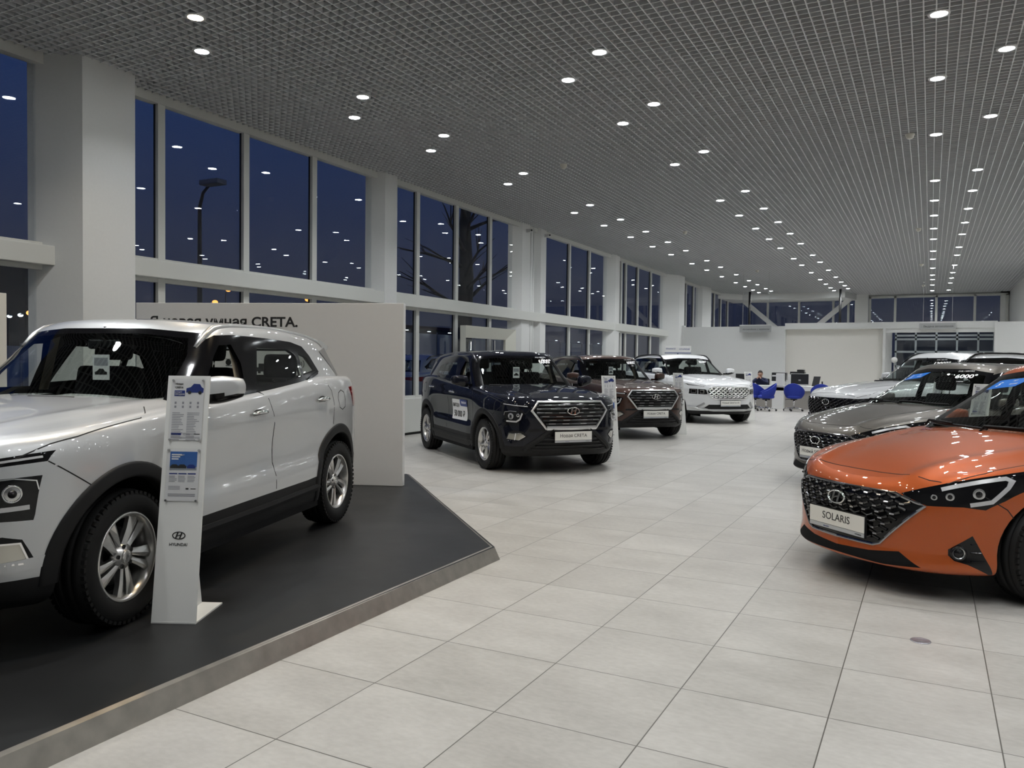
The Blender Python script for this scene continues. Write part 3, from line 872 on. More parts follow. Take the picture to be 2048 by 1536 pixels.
def handle_part(root, ref, x, z, ax, m, L_=.20):
    sg = 1 if ax == 'L' else -1
    q, n_ = ref.proj(x, z, ax)
    mtx = Matrix((Vector((1, 0, 0)), Vector((0, 0, 1)), n_)).transposed().to_4x4(); mtx.translation = q
    b_ = MB().use(mat('handle_recess', (.05, .05, .05), .4)); b_.add([mtx @ Vector((.072*math.cos(2*PI*k/20), .030*math.sin(2*PI*k/20), .0022)) for k in range(20)], [list(range(20))], False)
    b_.use(m)
    pts = [mtx @ Vector((-L_/2+L_*k/10, .004*math.sin(PI*k/10), .004+.034*math.sin(PI*k/10)**.5)) for k in range(11)]
    b_.tube(pts, [.010+.006*math.sin(PI*k/10) for k in range(11)], 10)
    o = b_.build('door_handle', root)
    return o
# ------------------------------------------------------------------ generic body
def arch_poly(cx, cz, R, n_=22):
    return [(cx-R, -.2)]+[(cx-R*math.cos(PI*k/n_), cz+R*math.sin(PI*k/n_)) for k in range(n_+1)]+[(cx+R, -.2)]
def body(S):
    """S: car description -> root Empty with all shell parts; returns root, ref"""
    P_m = S['paint']
    root = empty('car')
    zt, crown = pchip(S['zt']), pchip(S['crown']); wr, pw_ = S['wref'], S.get('cpow', 2.2); zbf = pchip(S['zb'])
    ridge = S.get('ridge')
    def ZT(x, y):
        z = zt(x)+crown(x)*(1-min(1, abs(y)/wr)**pw_)
        if ridge: z += ridge(x, abs(y))
        return z
    lower = loft(S['plan'], S['levels'], zbf, ZT, S.get('pu', 6), S.get('pv', 4), 28, S.get('deform'))
    gz, gc = pchip(S['gzt']), pchip(S['gcrown']); gw = S['gw']
    green = loft(S['gplan'], S['glevels'], lambda x: S['gbase'], lambda x, y: gz(x)+gc(x)*(1-min(1, abs(y)/gw)**2.4), 6, 5, 20)
    ref = Ref([lower, green]); refG = Ref([green]); refL = Ref([lower])
    bt = refG.bvh
    kill = []
    for f in lower.faces:
        if f.normal.z > .5:
            ins = True
            for v in f.verts:
                o = v.co+Vector((0, 0, .001)); q, n_, i, d = bt.ray_cast(o, Vector((0, 0, 1)))
                if q is None or n_.z < 0: ins = False; break
            if ins: kill.append(f)
    bmesh.ops.delete(lower, geom=kill, context='FACES')
    kill = []
    bl = refL.bvh
    for f in green.faces:
        if all((bl.ray_cast(v.co+Vector((0, 0, .012)), Vector((0, 0, 1)))[0] is not None) for v in f.verts): kill.append(f)
    bmesh.ops.delete(green, geom=kill, context='FACES')
    # wheel arches
    for cx, R in S['arches']:
        for ax in ('L', 'R'):
            sg = 1 if ax == 'L' else -1
            fs = cut(lower, arch_poly(cx, S['wr'], R), ax, lambda c_: c_.y*sg > .45)
            bmesh.ops.delete(lower, geom=fs, context='FACES')
    parts = []
    def region(bm, nm, poly, ax, m, both=False, filt=None, lining=None, label=None, refx=None):
        for k in ((0, 1) if both else (0,)):
            a2, p2 = ax, poly
            if k: a2 = {'L': 'R'}.get(ax, ax); p2 = poly if ax == 'L' else ([(p[0], -p[1]) for p in poly] if ax == 'T' else mir(poly))
            f2 = filt
            if ax == 'L': sg = -1 if k else 1; f2 = (lambda c_, sg=sg: c_.y*sg > .3 and (filt is None or filt(c_)))
            fs = cut(bm, p2, a2, f2)
            if not fs: print('no faces', nm, a2); continue
            b_ = take(bm, fs, m)
            if lining: line_in(b_, refx or ref, black_in, lining)
            parts.append((b_, nm, label, refx or ref))
    for r_ in S['low']: region(lower, *r_[:4], refx=refL, **(r_[4] if len(r_) > 4 else {}))
    for r_ in S['up']: region(green, *r_[:4], refx=refG, **(r_[4] if len(r_) > 4 else {}))
    b1 = take(lower, list(lower.faces), P_m); lb = line_in(b1, refL, black_in, .022)
    b2 = take(green, list(green.faces), P_m); line_in(b2, refG, black_in, .03)
    # join shells with their own smooth normals
    o1 = finish(b1, refL, 'body_shell', root); o2 = finish(b2, refG, 'roof', root)
    for b_, nm, label, rx in parts: finish(b_, rx, nm, root, label)
    lower.free(); green.free()
    # wheel wells, and floor pan boxes added to block light beneath the car
    u = MB().use(black_in)
    for cx, R in S['arches']:
        for sg in (1, -1):
            y0 = sg*.50
            vs = []; n_ = 20
            for k in range(n_+1):
                a = PI*k/n_; x_, z_ = cx-(R+.004)*math.cos(a), S['wr']+(R+.004)*math.sin(a)
                y1 = refL.proj(x_, max(z_, zbf(x_)+.04), 'L' if sg > 0 else 'R')[0].y-sg*.006
                vs += [(x_, y0, z_), (x_, y1, z_)]
            u.add(vs, [(2*k, 2*k+1, 2*k+3, 2*k+2) for k in range(n_)], True)
            u.add([(cx-R-.01, y0, .16), (cx+R+.01, y0, .16), (cx+R+.01, y0, S['wr']+R+.01), (cx-R-.01, y0, S['wr']+R+.01)], [(0, 1, 2, 3)], False)
    a0, a1 = S['arches'][0][0], S['arches'][1][0]; r0_, r1_ = S['arches'][0][1], S['arches'][1][1]
    zf = S['zb'][1][1]
    xf, xr = S['levels'][0][1], S['levels'][0][2]
    u.box((a0+r0_, -S['wy'], zf), (a1-r1_, S['wy'], zf+.10)); u.box((a0-r0_, -.5, zf+.02), (a0+r0_, .5, zf+.12)); u.box((a1-r1_, -.5, zf+.02), (a1+r1_, .5, zf+.12))
    u.box((xf+.22, -.62, zf+.03), (a0-r0_, .62, zf+.08)); u.box((a1+r1_, -.66, zf+.05), (xr-.2, .66, zf+.10))
    u.build('floor_pan', root)
    for x in (a0, a1):
        for sg in (1, -1): add_wheel(root, S['wheel'], x, sg*(S['wy']-S['tw']/2), random.Random(int(x*7)+sg).uniform(0, 6), sg)
    return root, ref, refL, refG

def seams(root, ref, lines, w=.006):
    for pts in lines:
        b_ = MB().use(seam_m); ribbon(b_, ref, pts, w, .0009, step=.05); b_.build('panel_gap', root)
def band(root, nm, ref, pts, w, off, m, closed=False, crown=0.0, label=None, parent=None, step=.03):
    b_ = MB().use(m); b_.smooth = False; ribbon(b_, ref, pts, w, off, closed, step, crown)
    o = b_.build(nm, parent or root)
    if label: o['label'] = label
    return o
def arch_trim(root, ref, cx, cz, r0_, r1_, ax, m, a0=-.35, a1=PI+.35, zmin=.2, off=.012):
    sg = 1 if ax == 'L' else -1
    b_ = MB().use(m); vs = []; n_ = 40; cnt = 0
    for k in range(n_+1):
        a = a0+(a1-a0)*k/n_; ca, sa = math.cos(a), math.sin(a)
        row = []
        for r_, h in ((r0_, -.05), (r0_, off*.6), (r0_+.012, off), (r1_-.012, off), (r1_, off*.5), (r1_, -.01)):
            x, z = cx-r_*ca, max(zmin, cz+r_*sa)
            q, n0 = ref.proj(x, z, ax)
            q = Vector((x, q.y, z)); row.append(q+Vector((0, sg, 0))*h if h < 0 else q+Vector((n0.x*.3, n0.y, 0)).normalized()*h)
        vs += row; cnt += 1
    fs = []
    for i in range(cnt-1):
        for j in range(5): fs.append((i*6+j, i*6+j+1, (i+1)*6+j+1, (i+1)*6+j))
    if sg > 0: fs = [f[::-1] for f in fs]
    b_.add(vs, fs, True)
    return b_.build('wheel_arch_trim', root)
def rails(root, refG, x0, x1, y, m, h=.035, r_=.016, x_end=None):
    for sg in (1, -1):
        b_ = MB().use(m); pts = []
        for k in range(21):
            t = k/20; x = x0+(x1-x0)*t; q, n_ = refG.proj(x, sg*y, 'T')
            pts.append(q+Vector((0, 0, h*min(1, 6*t, 6*(1-t))**.7-.006)))
        b_.tube(pts, [r_*(.5 if k in (0, 20) else 1) for k in range(21)], 10)
        b_.build('roof_rail', root)
def wipers(root, refG, refL, x0, z0, spans):
    for ya, yb, dz in spans:
        b_ = MB().use(black_mat)
        pts = []
        for k in range(9):
            t = k/8; y = ya+(yb-ya)*t; q, n_ = refG.proj(y, z0+dz*t, 'F'); pts.append(q+n_*.018)
        b_.tube(pts, .009, 6); b_.tube([pts[0]+Vector((-.06, 0, -.03)), pts[0]+Vector((-.02, 0, .01)), pts[4]+Vector((-.012, 0, .012))], .009, 6)
        b_.build('wiper', root)

# ------------------------------------------------------------------ compact crossover
PLAN_X = [(0,0),(.003,.22),(.010,.44),(.024,.64),(.050,.80),(.085,.905),(.13,.965),(.2,.992),(.35,1),(.5,1),(.65,1),(.78,.992),(.87,.965),(.93,.91),(.965,.82),(.985,.66),(.995,.40),(1,.18),(1,0)]
GPLAN_X = [(0,0),(.010,.35),(.030,.66),(.060,.86),(.095,.945),(.15,.975),(.3,.998),(.5,1),(.7,.985),(.85,.95),(.93,.89),(.97,.78),(.99,.5),(.998,.25),(1,0)]
W_CRETA = wheel_meshes('a', .336, .216, .205, 0)
def fender(x, z, xs, h, s_=.45, zc=.66, zs=.28): return sum(h*math.exp(-((x-c_)/s_)**2-((z-zc)/zs)**2) for c_ in xs)
def creta(P_m, handle_m):
    def deform(x, y, z):
        sg = 1 if y > 0 else -1; a = abs(y)
        if a > .5 and -.5 < x < 3.2:
            zc_ = .56+.02*max(0, min(1, (x-.5)/1.7)); inn = max(0, min(1, (x-.35)/.2))*max(0, min(1, (2.45-x)/.3))
            d = fender(x, z, (0, 2.61), .022)+inn*(.030/(1+math.exp((z-zc_)/.014))-.016*math.exp(-((z-zc_-.13)/.13)**2))+.010*math.exp(-((z-.93)/.06)**2)*math.exp(-((x-1.6)/1.2)**2)
            y += sg*d*min(1, (a-.5)/.3)
        return x, y, z
    def ridge(x, y):
        if x > .8: return 0
        y0 = .50+.12*(x+.7)/1.2
        return .014*math.exp(-((y-y0)/.045)**2)*max(0, min(1, (x+.75)/.25))
    hexg = [(.445,.915),(.525,.806),(.352,.585),(-.352,.585),(-.525,.806),(-.445,.915)]
    S = dict(paint=P_m, wref=.83, wr=.336, wy=.886, tw=.205, wheel=W_CRETA, deform=deform, ridge=ridge,
      arches=[(0, .405), (2.61, .405)],
      zb=[(-.83,.24),(-.4,.21),(.5,.20),(2.2,.20),(3.0,.27),(3.45,.34)],
      zt=[(-.85,.895),(-.76,.925),(-.6,.95),(-.3,.985),(0,1.012),(.4,1.043),(.8,1.066),(1.3,1.096),(2.0,1.15),(2.5,1.19),(3.1,1.18),(3.45,1.10)],
      crown=[(-.85,.01),(-.7,.035),(-.4,.052),(0,.062),(.5,.06),(1,.05),(3.45,.02)],
      plan=PLAN_X,
      levels=[(0,-.73,3.33,.80),(.05,-.775,3.39,.852),(.16,-.812,3.44,.872),(.36,-.83,3.455,.876),(.56,-.838,3.455,.880),(.76,-.838,3.445,.884),(.88,-.825,3.435,.878),(.955,-.80,3.42,.862),(.985,-.775,3.40,.845),(1.0,-.745,3.38,.822)],
      gbase=.95, gw=.66, gplan=GPLAN_X,
      gzt=[(.9,1.49),(1.05,1.520),(1.4,1.542),(1.8,1.545),(2.4,1.520),(2.85,1.475),(3.1,1.43)],
      gcrown=[(.9,.05),(1.5,.05),(3.1,.045)],
      glevels=[(0,.27,3.40,.835),(.2,.42,3.33,.822),(.45,.605,3.23,.785),(.7,.79,3.12,.735),(.88,.925,3.04,.695),(.96,.995,2.99,.668),(1,1.07,2.94,.63)],
      low=[
       ('lower_cladding', [(.3,0),(.3,.43),(.6,.425),(2.0,.435),(2.32,.45),(2.32,0)], 'L', black_mat, dict(both=True)),
       ('lower_cladding', [(2.9,0),(2.9,.46),(3.0,.5),(3.6,.56),(3.6,0)], 'L', black_mat, dict(both=True)),
       ('grille', hexg, 'F', black_gloss),
       ('lower_intake', [(.26,.572),(.56,.36),(.545,.29),(-.545,.29),(-.56,.36),(-.26,.572)], 'F', black_mat),
       ('front_skid_cladding', [(-.9,.1),(.9,.1),(.9,.355),(-.9,.355)], 'F', black_mat, dict(filt=lambda c_: c_.x < -.36)),
       ('headlight', [(.60,.785),(.635,.797),(.803,.806),(.782,.612),(.665,.622)], 'F', lamp_glass, dict(both=True, label='black projector headlamp')),
       ('daytime_lamp', [(.535,.872),(.55,.846),(.71,.853),(.807,.865),(.813,.910),(.70,.889)], 'F', lamp_glass, dict(both=True, label='slim upper daytime lamp')),
       ('fog_lamp', [(.595,.487),(.645,.525),(.752,.517),(.767,.424),(.665,.432)], 'F', fog_m, dict(both=True, label='clear fog and turn lamp')),
       ('fog_bezel', [(.565,.49),(.625,.548),(.715,.552),(.757,.532),(.785,.408),(.645,.414)], 'F', black_mat, dict(both=True)),
       ('bonnet', [(-.745,-.42),(-.715,-.60),(-.60,-.715),(-.42,-.795),(-.29,-.826),(-.1,-.837),(.15,-.838),(.24,-.80),(.37,-.70),(.50,-.5),(.50,.5),(.37,.70),(.24,.80),(.15,.838),(-.1,.837),(-.29,.826),(-.42,.795),(-.60,.715),(-.715,.60),(-.745,.42)], 'T', P_m, dict(filt=lambda c_: c_.z > .86)),
       ('front_door', [(.47,.445),(.43,.62),(.42,.80),(.46,.98),(.56,1.2),(1.36,1.2),(1.40,1.115),(1.465,1.06),(1.505,.89),(1.513,.67),(1.50,.445)], 'L', P_m, dict(both=True, lining=.02)),
       ('rear_door', [(1.50,.445),(1.513,.67),(1.505,.89),(1.465,1.06),(1.40,1.115),(1.36,1.25),(2.34,1.30),(2.405,1.165),(2.495,1.08),(2.52,.98),(2.49,.815),(2.42,.76),(2.28,.66),(2.19,.52),(2.165,.445)], 'L', P_m, dict(both=True, lining=.02)),
       ('tail_light', [(.30,1.06),(.30,1.10),(.62,1.115),(.84,1.10),(.84,.93),(.74,.94),(.70,1.05)], 'B', red_lens, dict(both=True)),
      ],
      up=[
       ('windscreen_border', [(-.735,1.02),(-.645,1.38),(-.60,1.487),(-.3,1.512),(.3,1.512),(.60,1.487),(.645,1.38),(.735,1.02),(.3,.98),(-.3,.98)], 'F', black_gloss, dict(lining=.025)),
       ('window_surround', [(.55,1.04),(.66,1.12),(.885,1.30),(1.05,1.44),(1.145,1.476),(1.32,1.485),(1.70,1.477),(2.12,1.460),(2.31,1.43),(2.40,1.36),(2.492,1.232),(2.46,1.222),(2.23,1.172),(1.8,1.139),(1.40,1.117),(1.0,1.092)], 'L', black_gloss, dict(both=True, lining=.028)),
       ('rear_window', [(-.64,1.14),(-.55,1.42),(.55,1.42),(.64,1.14)], 'B', car_glass),
      ])
    root, ref, refL, refG = body(S)
    # panes inside the dark surrounds are scored out of the finished border sheets
    pane(root, refG, 'windscreen_border', [(-.665,1.055),(-.60,1.36),(-.555,1.452),(-.28,1.478),(.28,1.478),(.555,1.452),(.60,1.36),(.665,1.055),(.3,1.02),(-.3,1.02)], 'F', wind_glass, 'windscreen')
    for sg in (1, -1):
        ax = 'L' if sg > 0 else 'R'
        pane(root, refG, 'window_surround', [(.86,1.125),(.92,1.22),(1.05,1.345),(1.135,1.412),(1.262,1.42),(1.30,1.30),(1.262,1.125)], ax, None, 'front_window_opening', open_=True)
        pane(root, refG, 'window_surround', [(1.411,1.148),(1.50,1.30),(1.568,1.407),(2.02,1.40),(2.13,1.36),(2.137,1.197),(1.8,1.163)], ax, car_glass, 'rear_side_window')
        pane(root, refG, 'window_surround', [(2.172,1.208),(2.19,1.375),(2.33,1.345),(2.435,1.243)], ax, car_glass, 'quarter_window')
    side = lambda pts, ax: P2(ref, pts, ax)
    ls = []
    for ax in ('L', 'R'):
        ls += [side([(.47,.445),(.43,.62),(.42,.80),(.46,.98),(.53,1.06)], ax), side([(1.39,1.12),(1.465,1.06),(1.505,.89),(1.513,.67),(1.50,.445)], ax),
               side([(2.405,1.165),(2.495,1.08),(2.52,.98),(2.49,.815)], ax), side([(-.45,.865),(-.353,.797),(-.242,.723),(-.21,.70)], ax),
               side([(2.62,1.02),(2.64,1.06),(2.70,1.08),(2.77,1.06),(2.79,1.0),(2.77,.94),(2.70,.92),(2.64,.94),(2.62,1.02)], ax)]
    for sg in (1, -1):
        ls.append([ref.proj(x, sg*y, 'T')[0] for x, y in [(-.745,0),(-.745,.42),(-.715,.60),(-.60,.715),(-.42,.795),(-.29,.826),(-.1,.837),(.15,.838),(.24,.80),(.37,.70)]])
    seams(root, ref, ls)
    for ax in ('L', 'R'):
        arch_trim(root, refL, 0, .336, .400, .475, ax, black_mat, -.06, PI+.2, .235)
        arch_trim(root, refL, 2.61, .336, .400, .475, ax, black_mat, -.2, PI+.02, .235)
        handle_part(root, ref, 1.285, .970, ax, handle_m); handle_part(root, ref, 2.288, 1.018, ax, handle_m)
        band(root, 'belt_moulding', ref, P2(ref, [(.80,1.085),(1.19,1.103),(1.8,1.141),(2.23,1.175),(2.46,1.226)], ax), .022, .004, black_gloss)
        mirror_part(root, (.70, .985*(1 if ax == 'L' else -1), 1.15), (.74, .80*(1 if ax == 'L' else -1), 1.09), P_m, 1 if ax == 'L' else -1)
        band(root, 'sill_moulding', refL, P2(refL, [(.42,.345),(1.3,.345),(2.2,.36)], ax), .05, .010, black_mat, crown=.006)
    rails(root, refG, .99, 2.85, .615, rail_m, -.003, .024)
    # grille: frame, slats, emblem
    gr_ = band(root, 'grille_frame', refL, loop2(refL, hexg, 'F'), .026, .016, satin, True, .004, 'polished silver hexagonal frame')
    band(root, 'grille_lower_bar', refL, P2(refL, [(-.345,.592),(.345,.592)], 'F'), .05, .022, satin, crown=.006, parent=gr_)
    for z, hw in ((.872,.44),(.826,.47),(.780,.47),(.734,.43),(.688,.395),(.642,.36)):
        b_ = MB().use(mat('grille_slat_plastic', (.008, .008, .009), .3, spec=.4)); ribbon(b_, refL, P2(refL, [(-hw, z),(hw, z)], 'F'), .026, .010, crown=.008)
        o = b_.build('grille_slat', root)
        for y in (-.30, -.12, .13, .31):
            y += .06*math.sin(z*97)
            if abs(y)+.05 < hw: c_ = MB().use(satin); ribbon(c_, refL, P2(refL, [(y-.045, z+.004),(y+.045, z+.004)], 'F'), .006, .021); c_.build('slat_accent', o)
    q, n_ = refL.proj(0, .806, 'F'); e_ = MB(); emblem_mb(e_, frame(q+Vector((-.024, 0, 0)), (0, -1, 0), (.06, 0, 1)), .088, chrome, .012); e_.build('emblem', root)
    for z in (.50, .455, .41, .365, .32):
        hw = .30+(.56-z)*1.05
        band(root, 'intake_slat', refL, P2(refL, [(-hw+.03, z),(hw-.03, z)], 'F'), .020, .006, black_gloss, crown=.004)
    for sg in (1, -1):
        band(root, 'bumper_brace', refL, P2(refL, [(sg*.25,.585),(sg*.575,.35),(sg*.60,.31)], 'F'), .06, .014, black_mat, crown=.012)
        band(root, 'bumper_strip', refL, P2(refL, [(sg*.36,.575),(sg*.56,.565)], 'F'), .03, .008, black_mat)
        # lamp internals
        hl = [o for o in root.children if o.name.startswith('headlight')][0 if sg > 0 else 1]
        for (y, z, r_) in ((.742,.735,.040),(.675,.748,.022)):
            q, n_ = refL.proj(sg*y, z, 'F'); b_ = MB(); mt = frame(q+n_*.002, (0, -1, 0), (0, 0, 1)); mt = Matrix((n_.cross(Vector((0, 0, 1))).normalized()*-1, Vector((0, 0, 1)), n_)).transposed().to_4x4(); mt.translation = q
            b_.use(chrome).lathe([(r_, .001), (r_*.9, .006), (r_*.78, .002)], 24, mt); b_.use(lamp_clear).lathe([(r_*.78, .002), (r_*.45, .004)], 24, mt); b_.use(lamp_glass).lathe([(r_*.45, .004), (r_*.3, .014), (.0005, .018)], 20, mt)
            b_.build('projector', hl)
        band(root, 'light_guide', refL, P2(refL, [(sg*.632,.775),(sg*.655,.70),(sg*.69,.668),(sg*.775,.672)], 'F'), .020, .004, lamp_drl, parent=hl)
        band(root, 'light_guide', refL, P2(refL, [(sg*.57,.860),(sg*.70,.871),(sg*.795,.886)], 'F'), .010, .004, lamp_drl, parent=hl)
        band(root, 'lamp_chrome', refL, P2(refL, [(sg*.69,.795),(sg*.745,.800),(sg*.79,.785),(sg*.795,.745)], 'F'), .005, .004, chrome, parent=hl)
        band(root, 'fog_surround', refL, loop2(refL, [(sg*.595,.487),(sg*.645,.525),(sg*.752,.517),(sg*.767,.424),(sg*.665,.432)], 'F'), .008, .004, chrome, True)
        band(root, 'fog_divider', refL, P2(refL, [(sg*.69,.52),(sg*.70,.432)], 'F'), .008, .004, pwhite)
        band(root, 'bumper_accent', refL, P2(refL, [(sg*.62,.405),(sg*.72,.415),(sg*.80,.425)], 'F'), .05, .004, P_m)
    wipers(root, refG, refL, .3, 1.075, ((.60, .02, -.02), (.05, -.50, -.01)))
    sp = MB().use(P_m); sp.smooth = True
    vs = []
    for y in (-.60, -.3, 0, .3, .60):
        x1 = 3.10-.06*(abs(y)/.6)**2; z1 = 1.468-.02*(abs(y)/.6)**2
        q = refG.proj(2.72, y, 'T')[0]
        vs += [(2.72, y, q.z-.004), (2.9, y, q.z-.018+.012), (x1, y, z1), (x1-.01, y, z1-.035), (2.9, y, z1-.05)]
    sp.add(vs, [(i*5+j, i*5+(j+1) % 5, (i+1)*5+(j+1) % 5, (i+1)*5+j) for i in range(4) for j in range(5)], True); sp.add([vs[k] for k in range(5)], [(0,1,2,3,4)], False); sp.add([vs[20+k] for k in range(5)], [(4,3,2,1,0)], False)
    sp.build('roof_spoiler', root)
    for sg in (1, -1):
        b_ = MB().use(mat('grey_spoiler_fin', (.20, .20, .20), .4)); b_.add([(2.66, sg*.690, 1.40),(2.80, sg*.668, 1.43),(2.985, sg*.715, 1.20),(2.94, sg*.728, 1.195)], [(0, 1, 2, 3)], False); b_.build('pillar_fin', root)
    add_cabin(root, .62, 1.18, 2.15, .78, .42, 1.00, .72, (.98, 1.50))
    for sg in (1, -1):
        b_ = MB().use(beige_in); b_.add([(1.27, sg*.745, 1.10),(1.36, sg*.745, 1.10),(1.37, sg*.655, 1.47),(1.29, sg*.655, 1.47)], [(0, 1, 2, 3)], False); b_.build('pillar_lining', root)
    return root, ref, refL, refG
def pane(root, refG, host, poly, ax, m, nm, open_=False):
    """score a pane out of an already built border sheet (nearest of that side)"""
    cands = [o for o in root.children if o.name.split('.')[0] == host]
    sg = {'L': 1, 'R': -1}.get(ax, 0)
    best = [o for o in cands if sg == 0 or sum(v.co.y for v in o.data.vertices)*sg > 0][0]
    me = best.data; bm = bmesh.new(); bm.from_mesh(me); bm.normal_update()
    fs = [f for f in cut(bm, poly, ax)]
    # outer skin faces become the pane; the lining behind is removed too
    a, b_ = AX[ax]; inner = [f for f in bm.faces if inpoly((f.calc_center_median()[a], f.calc_center_median()[b_]), poly) and f not in fs]
    opp = {'L': 'R', 'R': 'L'}.get(ax)
    sheet = take(bm, fs, m or black_in)
    # lining faces look the other way: score them with the planes only
    def both(poly):
        xs = [p[0] for p in poly]; ys = [p[1] for p in poly]
        for i in range(len(poly)):
            p, q = poly[i-1], poly[i]; d = (q[0]-p[0], q[1]-p[1]); L_ = math.hypot(*d); co = [0, 0, 0]; no = [0, 0, 0]; co[a], co[b_] = p; no[a], no[b_] = -d[1]/L_, d[0]/L_
            lo = (min(p[0], q[0])-.02, max(p[0], q[0])+.02, min(p[1], q[1])-.02, max(p[1], q[1])+.02)
            sub = []
            for f in bm.faces:
                if f.material_index == 0: continue
                m0 = min(v.co[a] for v in f.verts); M0 = max(v.co[a] for v in f.verts); m1 = min(v.co[b_] for v in f.verts); M1 = max(v.co[b_] for v in f.verts)
                if M0 < lo[0] or m0 > lo[1] or M1 < lo[2] or m1 > lo[3]: continue
                sub.append(f)
            if sub: bmesh.ops.bisect_plane(bm, geom=sub+list({e_ for f in sub for e_ in f.edges})+list({v for f in sub for v in f.verts}), dist=1e-5, plane_co=co, plane_no=no)
    both(poly)
    kill = [f for f in bm.faces if inpoly((f.calc_center_median()[a], f.calc_center_median()[b_]), poly)]
    bmesh.ops.delete(bm, geom=kill, context='FACES')
    me2 = bpy.data.meshes.new(host)
    for mm in me.materials: me2.materials.append(mm)
    bm.to_mesh(me2); bm.free()
    nl = []
    for p in me2.polygons:
        for li in p.loop_indices:
            if p.material_index == 0:
                nn = refG.near(me2.vertices[me2.loops[li].vertex_index].co)[1]; nl.append(tuple(nn if nn.dot(p.normal) > .2 else p.normal))
            else: nl.append((0, 0, 0))
    me2.normals_split_custom_set(nl)
    best.data = me2
    if open_: return None
    return finish(sheet, refG, nm, root)

